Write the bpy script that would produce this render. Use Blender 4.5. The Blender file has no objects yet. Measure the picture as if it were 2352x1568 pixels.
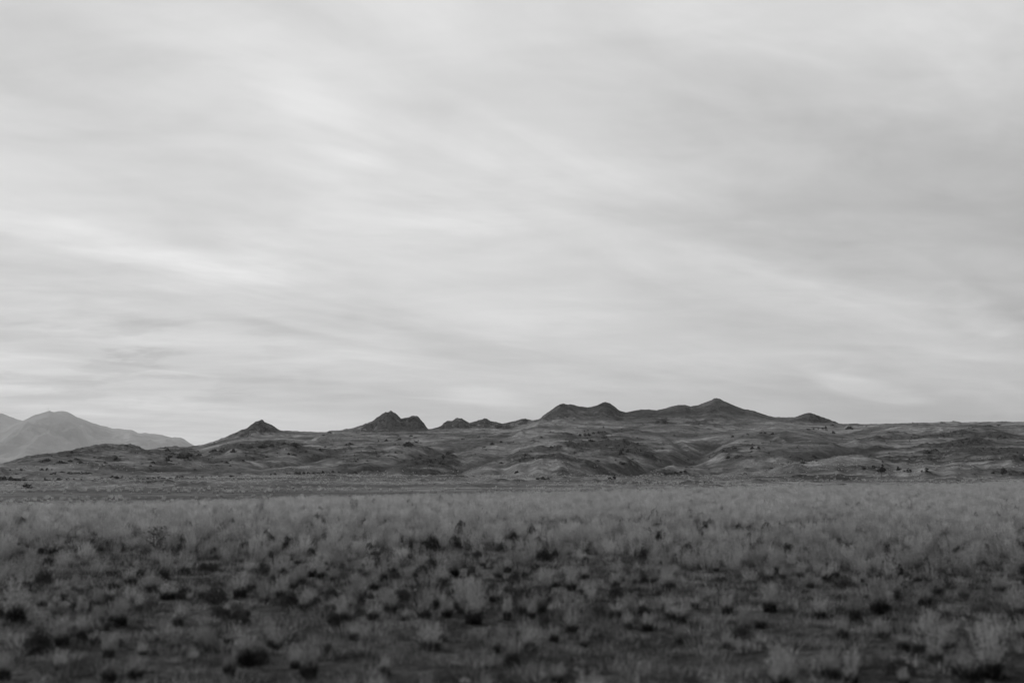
import bpy, math, random
import numpy as np
from mathutils import Vector, Matrix
random.seed(7); rng = np.random.default_rng(7)
C = bpy.context.scene; COL = C.collection
R = math.radians

# ------------------------------------------------------------------ camera
FPX = 995.0; W, H = 1024, 682; VH = 460.0; CAMZ = 3.2
PITCH = math.atan((VH - H / 2) / FPX)
cam = bpy.data.cameras.new('camera'); camo = bpy.data.objects.new('camera', cam); COL.objects.link(camo)
cam.sensor_width = 36; cam.lens = FPX / W * 36
camo.location = (0, 0, CAMZ); camo.rotation_euler = (math.pi / 2 + PITCH, 0, 0)
cam.clip_start = 0.1; cam.clip_end = 120000
cam.dof.use_dof = True; cam.dof.focus_distance = 1500; cam.dof.aperture_fstop = 0.6
C.camera = camo
C.view_settings.view_transform = 'Standard'; C.view_settings.look = 'None'
C.view_settings.exposure = 0.28; C.view_settings.gamma = 1
C.cycles.use_denoising = True; C.cycles.denoising_prefilter = 'ACCURATE'; C.cycles.denoising_input_passes = 'RGB_ALBEDO_NORMAL'
C.cycles.max_bounces = 6; C.cycles.diffuse_bounces = 3; C.cycles.transmission_bounces = 3; C.cycles.volume_bounces = 1

SUN_AZ, SUN_EL = R(-62), R(24)          # azimuth from +Y towards +X, elevation

# ------------------------------------------------------------------ node helper
class NT:
    def __init__(s, tree): s.t = tree; s.l = tree.links
    def n(s, typ, **kw):
        nd = s.t.nodes.new(typ)
        ins = kw.pop('ins', {})
        for k, v in kw.items(): setattr(nd, k, v)
        for k, v in ins.items():
            i = nd.inputs[k]
            if isinstance(v, bpy.types.NodeSocket): s.l.new(v, i)
            else: i.default_value = v
        return nd
    def m(s, op, a, b=None, c=None, clamp=False):
        ins = {0: a}
        if b is not None: ins[1] = b
        if c is not None: ins[2] = c
        return s.n('ShaderNodeMath', operation=op, use_clamp=clamp, ins=ins).outputs[0]
    def mapr(s, v, a, b, c, d, smooth=False):
        return s.n('ShaderNodeMapRange', interpolation_type='SMOOTHSTEP' if smooth else 'LINEAR',
                   ins={0: v, 1: a, 2: b, 3: c, 4: d}).outputs[0]
    def noise(s, vec, scale, detail=4, rough=.55, dist=0.0):
        return s.n('ShaderNodeTexNoise', ins={'Vector': vec, 'Scale': scale, 'Detail': detail, 'Roughness': rough, 'Distortion': dist}).outputs[0]
    def mapping(s, vec, loc=(0, 0, 0), rot=(0, 0, 0), sc=(1, 1, 1)):
        return s.n('ShaderNodeMapping', ins={'Vector': vec, 'Location': loc, 'Rotation': rot, 'Scale': sc}).outputs[0]

# ------------------------------------------------------------------ world: overcast deck over a Nishita sky
wd = bpy.data.worlds.new('World'); C.world = wd; wd.use_nodes = True
wd.node_tree.nodes.clear(); N = NT(wd.node_tree)
sky = N.n('ShaderNodeTexSky', sky_type='NISHITA', sun_disc=False, sun_elevation=SUN_EL, sun_rotation=SUN_AZ)
skybw = N.n('ShaderNodeRGBToBW', ins={0: sky.outputs[0]}).outputs[0]
geo = N.n('ShaderNodeTexCoord').outputs['Generated']
sep = N.n('ShaderNodeSeparateXYZ', ins={0: geo})
X, Y, Z = sep.outputs
zc = N.m('ADD', N.m('MAXIMUM', Z, 0.0), 0.085)
px = N.m('DIVIDE', X, zc); py = N.m('DIVIDE', Y, zc)
pl = N.n('ShaderNodeCombineXYZ', ins={0: px, 1: py, 2: 0.0}).outputs[0]
ST = R(-44)       # the streaks run towards the right of the view
rotv = N.mapping(pl, rot=(0, 0, ST))
s1 = N.noise(N.mapping(rotv, loc=(3.1, 7.7, 0), sc=(.32, 1.0, 1)), .75, 5, .52, .5)
s2 = N.noise(N.mapping(rotv, loc=(9.4, 1.2, 2), sc=(.62, 1.0, 1)), 2.0, 8, .60, 1.0)
s3 = N.noise(N.mapping(pl, loc=(5.0, 2.0, 4), sc=(.6, 1, 1)), 3.2, 6, .58, .4)
AZ = N.m('ARCTAN2', X, Y); EL = N.m('ARCSINE', Z)
def blob(u, v, a_deg, b_deg, tilt, amt):     # a longish patch of thicker or thinner cloud in one direction of the sky
    x, y = (u - 512) / FPX, (341 - v) / FPX; cp_, sp_ = math.cos(PITCH), math.sin(PITCH)
    d = Vector((x, cp_ - sp_ * y, sp_ + cp_ * y)).normalized()
    da = N.m('SUBTRACT', AZ, math.atan2(d.x, d.y)); de = N.m('SUBTRACT', EL, math.asin(d.z))
    c_, s_ = math.cos(R(tilt)), math.sin(R(tilt))
    p = N.m('DIVIDE', N.m('SUBTRACT', N.m('MULTIPLY', da, c_), N.m('MULTIPLY', de, s_)), R(a_deg))
    q = N.m('DIVIDE', N.m('ADD', N.m('MULTIPLY', da, s_), N.m('MULTIPLY', de, c_)), R(b_deg))
    rr = N.m('ADD', N.m('MULTIPLY', p, p), N.m('MULTIPLY', q, q))
    return N.mapr(rr, 0, 1, amt, 0, True)
def blobs(val, lst):
    for b in lst: val = N.m('ADD', val, blob(*b))
    return val
s1b = blobs(s1, [(850, 150, 16, 7, 10, -.10), (60, 318, 8, 3, 3, -.10), (820, 270, 18, 6, 5, -.05), (80, 60, 12, 6, 20, -.05), (960, 60, 12, 5, 20, .09), (330, 140, 16, 6, 20, .08), (60, 240, 12, 3, 14, .10), (560, 50, 16, 7, 15, .05), (200, 330, 10, 3, 10, .05), (700, 390, 16, 3, 0, .04)])
broad = N.mapr(s1b, .34, .66, -1, 1, True)
fine = N.mapr(s2, .32, .68, -1, 1)
puff = N.mapr(s3, .32, .68, -1, 1)
v = N.m('ADD', N.m('MULTIPLY', broad, .060), N.m('MULTIPLY', fine, .034))
v = N.m('ADD', v, N.m('MULTIPLY', puff, N.m('ADD', .034, N.m('MULTIPLY', N.mapr(X, -.5, .0, .075, 0, True), N.mapr(Z, .02, .25, 1, 0, True)))))
# bright wisps where the deck is thin
wis = N.noise(N.mapping(rotv, loc=(1.7, 4.4, 7), sc=(.34, 1.0, 1)), 1.4, 6, .56, .6)
wis = blobs(wis, [(275, 108, 8, 3.5, 22, .05), (330, 132, 5, 2, 25, .10), (868, 391, 4.0, .9, 12, .26), (400, 200, 9, 3, 15, .09), (120, 252, 12, 1.5, 13, .12), (60, 345, 9, 1.6, 8, .10), (60, 262, 9, 2.5, 13, .06), (370, 342, 8, 1.5, 8, .10), (479, 400, 4, 1.2, 5, .14), (930, 80, 8, 3, 20, .09), (300, 290, 9, 2.5, 12, .10), (720, 40, 7, 3, 20, .06), (70, 400, 9, 1.5, 0, .12), (200, 425, 8, 1.5, 0, .12)])
wm = N.m('POWER', N.mapr(wis, .53, .78, 0, 1), 1.3)
v = N.m('ADD', v, N.m('MULTIPLY', wm, .17))
# broken low cloud with edges of its own towards the left horizon
cu = N.noise(N.mapping(pl, loc=(2.0, 5.5, 1), sc=(.75, .8, 1)), 1.9, 9, .60, .3)
cum = N.m('MULTIPLY', N.mapr(cu, .50, .57, 0, 1, True), N.m('MULTIPLY', N.mapr(X, -.36, -.10, 1, 0, True), N.m('MULTIPLY', N.mapr(Z, .17, .10, 0, 1, True), N.mapr(Z, .03, .055, 0, 1, True))))
v = N.m('SUBTRACT', v, N.m('MULTIPLY', cum, .10))
cu2 = N.noise(N.mapping(pl, loc=(8.0, 1.5, 1), sc=(.5, .9, 1)), 1.2, 9, .62, .4)
v = N.m('ADD', v, N.m('MULTIPLY', N.mapr(cu2, .52, .60, 0, 1, True), .022))
# glow around the veiled sun, darker sky away from it
sd = Vector((math.sin(SUN_AZ) * math.cos(SUN_EL), math.cos(SUN_AZ) * math.cos(SUN_EL), math.sin(SUN_EL)))
dotv = N.n('ShaderNodeVectorMath', operation='DOT_PRODUCT', ins={0: geo, 1: sd}).outputs[1]
back = N.mapr(dotv, -1.0, .75, .22, .575, True)
near = N.mapr(dotv, .82, 1.0, 0, .03, True)
lowband = N.m('MULTIPLY', N.mapr(Z, .0, .13, 1, 0, True), N.mapr(X, -.55, .25, .12, .02, True))
cl = N.m('ADD', N.m('ADD', back, near), N.m('ADD', v, lowband))
cl = N.m('MULTIPLY', cl, N.mapr(Y, -.7, .35, .12, 1.0, True))     # unseen sky behind the camera dimmed to shade slopes facing it
cl = N.m('MULTIPLY', cl, N.mapr(Z, .52, .85, 1.0, 1.6, True))     # sky overhead, out of view, brightened to light level ground
cl = N.m('MULTIPLY', cl, 10.0)
mix = N.m('ADD', N.m('MULTIPLY', cl, .94), N.m('MULTIPLY', skybw, .06))
# ground colour under the horizon
col = N.m('MULTIPLY', mix, N.mapr(Z, -.03, -.005, .25, 1.0))
bg = N.n('ShaderNodeBackground', ins={0: col, 1: .1})
wo = N.n('ShaderNodeOutputWorld', ins={0: bg.outputs[0]})

sl = bpy.data.lights.new('sun', 'SUN'); so = bpy.data.objects.new('sun', sl); COL.objects.link(so)
sl.energy = 1.5; sl.angle = R(10); sl.color = (1, 1, 1)
so.rotation_euler = (-sd).to_track_quat('-Z', 'Y').to_euler()

# ------------------------------------------------------------------ numpy noise
_P = rng.permutation(256).astype(np.int64); _P = np.concatenate([_P, _P])
_G = np.stack([np.cos(np.arange(256) / 256 * 2 * np.pi), np.sin(np.arange(256) / 256 * 2 * np.pi)], 1)
def perlin(x, y):
    xi = np.floor(x).astype(np.int64); yi = np.floor(y).astype(np.int64)
    xf = x - xi; yf = y - yi; xi &= 255; yi &= 255
    u = xf * xf * xf * (xf * (xf * 6 - 15) + 10); w = yf * yf * yf * (yf * (yf * 6 - 15) + 10)
    def g(a, b, dx, dy):
        h = _P[_P[a & 255] + (b & 255)]; return _G[h, 0] * dx + _G[h, 1] * dy
    n00 = g(xi, yi, xf, yf); n10 = g(xi + 1, yi, xf - 1, yf); n01 = g(xi, yi + 1, xf, yf - 1); n11 = g(xi + 1, yi + 1, xf - 1, yf - 1)
    a = n00 + u * (n10 - n00); b = n01 + u * (n11 - n01)
    return (a + w * (b - a)) * 1.5
def fbm(x, y, sc, octv=4, gain=.5, seed=0):
    o = np.zeros_like(x); a = 1.; f = 1. / sc
    for k in range(octv):
        o += a * perlin(x * f + seed * 17.3 + k * 5.7, y * f - seed * 9.1 + k * 3.3); a *= gain; f *= 2.03
    return o
def ridged(x, y, sc, octv=4, gain=.5, seed=0):
    o = np.zeros_like(x); a = 1.; f = 1. / sc
    for k in range(octv):
        o += a * (1 - 2 * np.abs(perlin(x * f + seed * 7.3 + k * 5.7, y * f + seed * 3.1 + k * 2.9))); a *= gain; f *= 2.07
    return o
def sstep(a, b, x):
    t = np.clip((x - a) / (b - a), 0, 1); return t * t * (3 - 2 * t)

# ------------------------------------------------------------------ pixel rays -> world directions
cp, sp = math.cos(PITCH), math.sin(PITCH)
def ray(u, v):
    x = (np.asarray(u, float) - 512) / FPX; y = (341 - np.asarray(v, float)) / FPX
    return x, cp - sp * y, sp + cp * y
def z_at(u, v, r):
    dx, dy, dz = ray(u, v); return CAMZ + r * dz / np.hypot(dx, dy)
def v_of(a, r, z):       # image row of a point at azimuth a, distance r, height z
    dy = r * np.cos(a); dz = z - CAMZ
    f = dy * cp + dz * sp; up = -dy * sp + dz * cp
    return 341 - FPX * up / f
def u_of_az(a): return 512 + FPX / cp * np.tan(np.clip(a, -1.2, 1.2))
def cr(k, pts):           # points read off quarter-wide views of the photo
    return [(256 * (k - 1) + x / 9.188, 375 + y / 9.188) for x, y in pts]

SKY = cr(1, [(-400, 900), (0, 830), (90, 800), (150, 775), (270, 750), (390, 728), (500, 718), (640, 698), (700, 682), (840, 655), (960, 628), (1080, 637), (1200, 638), (1260, 655), (1340, 690), (1400, 685), (1460, 668), (1520, 660), (1640, 665), (1730, 662), (1870, 642), (1980, 610), (2100, 555), (2200, 515), (2260, 505), (2300, 470)]) \
    + cr(2, [(0, 440), (40, 427), (90, 452), (150, 470), (215, 508), (420, 517), (640, 525), (690, 508), (760, 510), (870, 490), (980, 462), (1060, 438), (1130, 385), (1190, 345), (1240, 333), (1270, 350), (1325, 405), (1350, 402), (1400, 395), (1440, 380), (1480, 382), (1530, 440), (1560, 480), (1580, 500), (1660, 485), (1710, 460), (1750, 420), (1800, 425), (1845, 400), (1890, 410), (1960, 440), (2050, 418), (2110, 405), (2160, 430), (2210, 435), (2260, 450)]) \
    + cr(3, [(0, 430), (60, 412), (120, 400), (190, 412), (240, 408), (330, 350), (400, 300), (440, 272), (475, 263), (510, 272), (550, 268), (620, 285), (700, 295), (770, 283), (830, 257), (860, 250), (900, 262), (960, 300), (990, 325), (1050, 343), (1120, 330), (1200, 316), (1260, 315), (1340, 322), (1440, 300), (1530, 278), (1600, 272), (1650, 287), (1720, 275), (1800, 245), (1870, 223), (1920, 222), (1980, 245), (2060, 280), (2140, 308), (2230, 325)]) \
    + cr(4, [(0, 370), (90, 392), (200, 393), (270, 388), (340, 365), (405, 350), (450, 365), (510, 390), (570, 405), (620, 425), (670, 450), (870, 450), (1130, 446), (1400, 442), (1540, 434), (1600, 428), (1650, 434), (1750, 429), (1800, 434), (2352, 430), (3500, 425)])
BASE = cr(1, [(-400, 910), (0, 850), (300, 800), (700, 745), (1340, 715), (1700, 690), (1870, 670)]) \
    + cr(2, [(0, 560), (640, 545), (920, 524), (1580, 522), (1700, 512), (2352, 492)]) \
    + cr(3, [(240, 432), (700, 446), (1300, 446), (2000, 448)]) + cr(4, [(0, 440), (670, 458), (870, 460), (2352, 446), (3500, 440)])
SKY = np.array(SKY); BASE = np.array(BASE)
FOOT_R = np.array([(-250, 640), (0, 700), (250, 800), (420, 850), (520, 780), (700, 800), (850, 720), (1024, 760), (1300, 800)])
CREST_R = np.array([(-250, 1250), (0, 1350), (105, 1500), (146, 1600), (160, 1750), (200, 1900), (330, 2050), (560, 2150), (700, 2250), (830, 2200), (1024, 1900), (1300, 1800)])
PKW = np.array([(-250, 220), (146, 260), (240, 300), (262, 150), (350, 180), (500, 230), (780, 260), (830, 130), (1024, 130), (1300, 130)])

PLAIN = -8.8
def edge_dist(x, y):       # signed distance beyond the terrace edge
    nx, ny = -.53, .848
    return (x + 36) * nx + (y - 60) * ny + 6 * perlin(x / 60, y / 60) + 2 * perlin(x / 17, y / 17)

# ------------------------------------------------------------------ polar ground sheet
ang = np.concatenate([np.arange(-180, -45, 3.0), np.arange(-45, -33, .4), np.arange(-33, 33, .052), np.arange(33, 45, .4), np.arange(45, 180, 3.0)])
ang = np.radians(ang)
rad = [0.6]
while rad[-1] < 31000:
    r = rad[-1]
    if r < 12: r *= 1.03
    elif r < 130: r *= 1.0085
    elif r < 700: r *= 1.008
    elif r < 2420: r += 3.3
    else: r *= 1.06
    rad.append(r)
rad = np.array(rad)
A, Rr = np.meshgrid(ang, rad)
Xg = Rr * np.sin(A); Yg = Rr * np.cos(A)
U = np.clip(u_of_az(A), -240, 1290); U = np.where(np.abs(A) > 1.3, np.where(A > 0, 1290, -240), U)

def craggy_of(U): return np.interp(U, [140, 150, 235, 245, 265, 285, 350, 365, 425, 432, 510, 520, 560, 575, 620, 630, 780, 810, 835, 850], [.5, .5, .3, .8, .8, .3, .8, 1.2, 1.2, 1, 1, .5, .7, .35, .6, .2, .2, .5, .9, .3])
def surface_z(Xg, Yg, Rr, U):
    vs = np.interp(U, SKY[:, 0], SKY[:, 1]); vb = np.interp(U, BASE[:, 0], BASE[:, 1])
    vb = np.maximum(vb, vs + .6)
    rf = np.interp(U, FOOT_R[:, 0], FOOT_R[:, 1]); rc = np.interp(U, CREST_R[:, 0], CREST_R[:, 1])
    rf = rf + 45 * perlin(U / 55., U * 0 + 3.3) + 25 * perlin(U / 17., U * 0 + 9.1)
    pw = 1.3 * np.interp(U, PKW[:, 0], PKW[:, 1]); rb = rc - pw
    zc = z_at(U, vs, rc); zb = z_at(U, vb, rb)
    t = np.clip((Rr - rf) / (rb - rf), 0, 1)
    zs = PLAIN + (zb - PLAIN) * (.80 * t + .20 * t * t) * sstep(0, .06, t) 
    tp = np.clip((Rr - rb) / pw, 0, 1)
    cg = np.clip(craggy_of(U), 0, 1); prof = np.sin(tp * np.pi / 2) ** 1.12 * (1 - .8 * cg) + tp ** 1.0 * .8 * cg
    zs = zs + (zc - zb) * prof
    fall = np.clip((Rr - rc) / 700, 0, 1)
    zs = zs + (-zc * .9 - 12) * fall * fall * (3 - 2 * fall)
    # undulating ground between the foot and the peaks
    mid = sstep(0, .12, t) * (1 - sstep(.0, .75, tp)) 
    und = fbm(Xg * 1.1 - Yg * .35, Yg * .5, 190, 2, .5, 2) * 7.0 + ridged(Xg * 1.2 - .5 * Yg, Yg * .5, 120, 2, .4, 5) * 2.6
    zs = zs + und * mid * (1 - .55 * sstep(.75, 1, t))
    zs = zs + fbm(Xg, Yg, 260, 2, .5, 9) * .5 * (1 - mid) * sstep(300, 420, Rr)
    return zs, t, tp, mid
Zb, T, TP, MID = surface_z(Xg, Yg, Rr, U)

def first_hit(u, v, Z):     # world point where a photo pixel meets the ground sheet
    dx, dy, dz = ray(u, v); a = math.atan2(dx, dy); j = int(np.argmin(np.abs(ang - a)))
    slope = dz / math.hypot(dx, dy)
    line = CAMZ + rad * slope
    k = np.nonzero((Z[:, j] >= line) & (rad > 4))[0]
    if len(k) == 0: return None
    k = k[0]
    d0 = line[k - 1] - Z[k - 1, j]; d1 = Z[k, j] - line[k]; f = d0 / max(d0 + d1, 1e-6)
    r = rad[k - 1] + f * (rad[k] - rad[k - 1])
    return r * math.sin(a), r * math.cos(a), r, j
def slope_hit(u, v):        # on the bare slope, before relief
    for dv in (0, .6, 1.2, 2, 3, 5, 8):
        h = first_hit(u, v + dv, Zb)
        if h and h[2] < 2500: return h
    return None

# mounds
MOUNDS = [(2, 90, 715, 230, 62), (2, 310, 705, 190, 60), (2, 860, 645, 90, 26), (2, 1400, 655, 120, 30), (2, 1780, 780, 210, 20), (2, 600, 625, 170, 60),
          (3, 800, 735, 430, 48), (3, 1000, 740, 130, 22), (3, 1380, 450, 90, 40), (3, 500, 700, 300, 30), (3, 2050, 770, 230, 34), (4, 230, 890, 300, 56),
          (4, 1000, 590, 90, 32), (4, 810, 625, 110, 26), (4, 1330, 560, 170, 36), (4, 1900, 650, 420, 40), (4, 1700, 760, 500, 30), (1, 1700, 800, 330, 50), (1, 1060, 775, 50, 16), (1, 2150, 730, 200, 50),
          (3, 80, 560, 120, 34), (3, 700, 930, 130, 14), (4, 600, 650, 90, 24), (3, 2240, 690, 130, 26), (1, 450, 800, 220, 26), (4, 745, 490, 55, 26), (2, 2250, 560, 150, 34)]
Zm = Zb.copy()
far = (Rr > 450) & (Rr < 2500) & (np.abs(A) < R(44))
for k, cx, cy, w, h in MOUNDS:
    (u, v), = cr(k, [(cx, cy)]); hit = slope_hit(u, v)
    if not hit: continue
    x0, y0, r0, j = hit
    sx = w / 9.188 * r0 / FPX * .5; sy = max(sx * .9, 22); hz = h / 9.188 * r0 / FPX
    lx, ly = math.cos(math.atan2(x0, y0)), -math.sin(math.atan2(x0, y0))
    da = (Xg[far] - x0) * lx + (Yg[far] - y0) * ly; dr = (Xg[far] - x0) * -ly + (Yg[far] - y0) * lx - sy * .6
    q = (da / sx) ** 2 + (dr / sy) ** 2
    Zm[far] += hz * np.exp(-q * 1.4)
# gullies: polylines of (view, x, y), half width, depth
GUL = [([(2, 0, 852), (2, 250, 825), (2, 420, 790), (2, 620, 740), (2, 850, 690)], 13, 4.5),
       ([(2, 700, 893), (2, 900, 868), (2, 1080, 842), (2, 1230, 770), (2, 1480, 722), (2, 1750, 665), (2, 2050, 640)], 20, 8),
       ([(3, 700, 892), (3, 900, 872), (3, 1180, 830), (3, 1400, 768), (3, 1600, 735), (3, 1700, 680), (3, 1850, 600), (3, 2050, 575), (3, 2200, 565)], 26, 13),
       ([(3, 1640, 730), (3, 1560, 660), (3, 1480, 590)], 14, 7),
       ([(3, 1380, 902), (3, 1700, 885), (3, 2000, 835), (3, 2352, 780), (4, 200, 760), (4, 450, 738), (4, 780, 688), (4, 1100, 655)], 24, 11),
       ([(2, 1550, 915), (2, 1800, 870), (2, 2100, 780), (2, 2352, 705), (3, 300, 640)], 16, 5),
       ([(3, 420, 560), (3, 640, 556), (3, 850, 530), (3, 1050, 490), (3, 1200, 455)], 16, 6),
       ([(4, 0, 545), (4, 60, 600), (4, 120, 610), (4, 260, 560)], 15, 7),
       ([(4, 1050, 600), (4, 1180, 560), (4, 1500, 520), (4, 1700, 500)], 18, 6),
       ([(2, 1300, 560), (2, 1700, 560), (2, 2100, 530)], 15, 4),
       ([(2, 0, 600), (2, 200, 590), (2, 430, 660)], 15, 4),
       ([(1, 1090, 845), (1, 1350, 860), (1, 1750, 875)], 12, 3.5)]
gd = np.zeros_like(Zm); GU = np.zeros_like(Zm)
xs, ys = Xg[far], Yg[far]
wob = 12 * perlin(xs / 55, ys / 55); wob2 = 12 * perlin(xs / 55 + 40, ys / 55)
for pts, hw, dep in GUL:
    P = []
    for k, cx, cy in pts:
        (u, v), = cr(k, [(cx, cy)]); h = slope_hit(u, v)
        if h: P.append((h[0], h[1]))
    best = np.full(xs.shape, 1e9); bt = np.zeros(xs.shape); n = len(P) - 1
    for i in range(n):
        ax, ay = P[i]; bx, by = P[i + 1]; ex, ey = bx - ax, by - ay; L = ex * ex + ey * ey + 1e-6
        qx, qy = xs + wob - ax, ys + wob2 - ay
        t = np.clip((qx * ex + qy * ey) / L, 0, 1); d = np.hypot(qx - t * ex, qy - t * ey)
        m = d < best; best[m] = d[m]; bt[m] = (i + t[m]) / n
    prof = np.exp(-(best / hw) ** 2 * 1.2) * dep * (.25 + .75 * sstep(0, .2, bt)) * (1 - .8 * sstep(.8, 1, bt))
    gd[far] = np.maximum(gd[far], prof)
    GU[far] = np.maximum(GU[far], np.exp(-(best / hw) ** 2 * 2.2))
Zm -= 1.0 * gd * (1 - sstep(.3, 1, TP))

# rocky ground: fields of broken stone given as (view, x, y, half width, half height, strength)
ROCKY = [(2, 100, 670, 200, 55, .9), (2, 320, 660, 140, 50, .9), (2, 1620, 800, 300, 65, .9), (2, 900, 740, 420, 70, .55), (3, 900, 690, 430, 110, .75), (3, 250, 730, 260, 60, .6),
         (1, 1550, 750, 330, 80, .65), (1, 2200, 700, 260, 80, .7), (1, 560, 740, 330, 40, .6), (2, 1350, 460, 330, 90, .8), (2, 1500, 440, 120, 70, .6), (2, 1850, 450, 260, 50, .6), (4, 1850, 720, 600, 110, .6),
         (4, 1500, 560, 500, 50, .6), (4, 2100, 600, 420, 60, .6), (4, 420, 770, 260, 40, .6), (3, 2050, 710, 250, 60, .55), (3, 1500, 340, 300, 60, .35), (3, 480, 300, 90, 60, .5), (3, 900, 300, 110, 50, .45), (3, 1900, 300, 200, 60, .25),
         (4, 420, 390, 200, 50, .5), (3, 1620, 430, 350, 30, .6), (4, 2250, 790, 300, 50, .7), (4, 520, 930, 240, 40, .5), (2, 0, 460, 180, 50, .7), (2, 2150, 440, 180, 50, .5), (3, 1400, 410, 120, 30, .8), (3, 1000, 830, 330, 40, .4)]
Vimg = v_of(A, Rr, Zm); Uimg = 512 + FPX * np.sin(A) / np.maximum(np.cos(A) * cp, .2)
RK = np.zeros_like(Zm)
for k, cx, cy, w, h, s in ROCKY:
    (u, v), = cr(k, [(cx, cy)])
    # blob in world units round the hit point
    hit = slope_hit(u, v)
    if not hit: continue
    r0 = hit[2]; j = hit[3]
    # radial extent found by reading where the slope rises past the patch top and bottom
    def rr_at(vv):
        q = first_hit(u, vv, Zb); return q[2] if q and q[2] < 2500 else None
    ra = rr_at(v + h / 9.188) or r0 - 60; rb_ = rr_at(v - h / 9.188) or r0 + 120
    rc_ = (ra + rb_) / 2; rh = max((rb_ - ra) / 2, 40); wh = w / 9.188 * r0 / FPX
    a0 = math.atan2(hit[0], hit[1])
    q = ((A[far] - a0) * Rr[far] / wh) ** 2 + ((Rr[far] - rc_) / rh) ** 2
    RK[far] = np.maximum(RK[far], s * np.exp(-q * .9))
patch = fbm(xs, ys, 45, 4, .6, 12)
rk = np.clip(RK[far] + patch * .50 - .14, 0, 1); RK[far] = rk
rg = ridged(xs, ys * .8, 13, 4, .7, 3); hf = ridged(xs + ys * .4, ys, 6.5, 2, .6, 8)
rockmask = rk * sstep(.1, 1.0, rg)
Zm[far] += (rockmask * 3.8 + rk * hf * .9) 
# grassy hummocks everywhere on the slopes
Zm[far] += fbm(xs, ys, 9, 3, .6, 21) * .45 + ridged(xs, ys * .6, 24, 3, .5, 23) * .4 * MID[far]
bigf = sstep(2.0, 7.0, (np.interp(U, BASE[:, 0], BASE[:, 1]) - np.interp(U, SKY[:, 0], SKY[:, 1])))[far] * sstep(.02, .3, TP[far]) * (Rr[far] < 2500)
craggy = craggy_of(U[far])
rib = ridged(xs + ys * .55, ys * .35 - xs * .2, 42, 4, .6, 71)
Zm[far] += bigf * craggy * (np.minimum(rib - 1.25, 0) * 14 * np.sin(np.clip(TP[far], 0, 1) * np.pi) ** .7 + ridged(xs, ys, 11, 3, .65, 73) * 1.3)
RM = np.zeros_like(Zm); RM[far] = np.maximum(rockmask, bigf * np.clip(craggy, 0, 1.3) * sstep(.55, 1.5, ridged(xs + ys * .5, ys * .5, 26, 4, .65, 75)) * .8)

# near field: flat terrace above the plain
E = edge_dist(Xg, Yg)
nearm = Rr < 600
zf = np.zeros_like(Zm)
zf[nearm] = fbm(Xg[nearm], Yg[nearm], 7, 3, .5, 30) * .05 + fbm(Xg[nearm], Yg[nearm], 1.3, 3, .55, 31) * .035
k = sstep(0, 38, E)
Zg = np.where(Rr < 620, zf * (1 - k) + Zm * k, Zm)
Zg = np.where((Rr >= 620) & (E < 38), zf * (1 - k) + Zm * k, Zg)
FIELD = 1 - sstep(-4, 6, E)

def grid_mesh(name, X, Y, Z, wrap=False, attrs=None):
    n, m = X.shape
    co = np.stack([X, Y, Z], -1).reshape(-1, 3).astype(np.float32)
    i = np.arange(n - 1)[:, None]; j = np.arange(m if wrap else m - 1)[None, :]; j2 = (j + 1) % m
    q = np.stack([i * m + j, i * m + j2, (i + 1) * m + j2, (i + 1) * m + j], -1).reshape(-1, 4)[:, ::-1]
    q = q[:, [3, 2, 1, 0]] if False else q
    me = bpy.data.meshes.new(name); me.vertices.add(len(co)); me.vertices.foreach_set('co', co.ravel())
    me.loops.add(q.size); me.loops.foreach_set('vertex_index', q.astype(np.int32).ravel())
    me.polygons.add(len(q)); me.polygons.foreach_set('loop_start', np.arange(0, q.size, 4, dtype=np.int32))
    me.polygons.foreach_set('use_smooth', np.ones(len(q), bool))
    for kk, a in (attrs or {}).items():
        at = me.attributes.new(kk, 'FLOAT', 'POINT'); at.data.foreach_set('value', a.astype(np.float32).ravel())
    me.update(); me.validate()
    return me
def tag(o, label=None, cat=None, group=None, kind=None):
    if label: o['label'] = label
    if cat: o['category'] = cat
    if group: o['group'] = group
    if kind: o['kind'] = kind
    return o
def link(name, me, mat=None, parent=None):
    o = bpy.data.objects.new(name, me); COL.objects.link(o)
    if mat is not None and me is not None and not me.materials: me.materials.append(mat)
    if parent: o.parent = parent
    return o

# ------------------------------------------------------------------ materials (the photograph is black and white: all greys)
def newmat(name):
    m = bpy.data.materials.new(name); m.use_nodes = True; m.node_tree.nodes.clear(); return m, NT(m.node_tree)
def finish(n, val, rough=.95, bump=None, trans=0.0):
    kw = {'Roughness': rough, 'Specular IOR Level': .15, 'Base Color': val}
    if bump is not None: kw['Normal'] = bump
    b = n.n('ShaderNodeBsdfPrincipled', ins=kw)
    out = b.outputs[0]
    if trans > 0:
        tr = n.n('ShaderNodeBsdfTranslucent', ins={0: val})
        out = n.n('ShaderNodeMixShader', ins={0: trans, 1: out, 2: tr.outputs[0]}).outputs[0]
    n.n('ShaderNodeOutputMaterial', ins={0: out})

mg, n = newmat('ground_material')
pos = n.n('ShaderNodeNewGeometry').outputs['Position']
at = lambda nm: n.n('ShaderNodeAttribute', attribute_name=nm).outputs['Fac']
rock, rky, field, gully_shade, steep = at('rock'), at('rocky'), at('field'), at('gully'), at('peak')
n1 = n.noise(n.mapping(pos, sc=(1, .5, 1)), .011, 6, .6, .4)
n2 = n.noise(n.mapping(pos, sc=(1, .35, 1)), .06, 6, .65)
n3 = n.noise(pos, .35, 5, .7)
g = n.mapr(n1, .36, .66, .085, .145)
g = n.m('MULTIPLY', g, n.mapr(n2, .34, .66, .62, 1.30))
g = n.m('MULTIPLY', g, n.mapr(n.noise(pos, .11, 5, .62), .34, .66, .70, 1.25))
g = n.m('MULTIPLY', g, n.mapr(n3, .30, .70, .62, 1.38))
g = n.m('MULTIPLY', g, n.mapr(rky, 0, 1, 1.05, .80))
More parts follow.
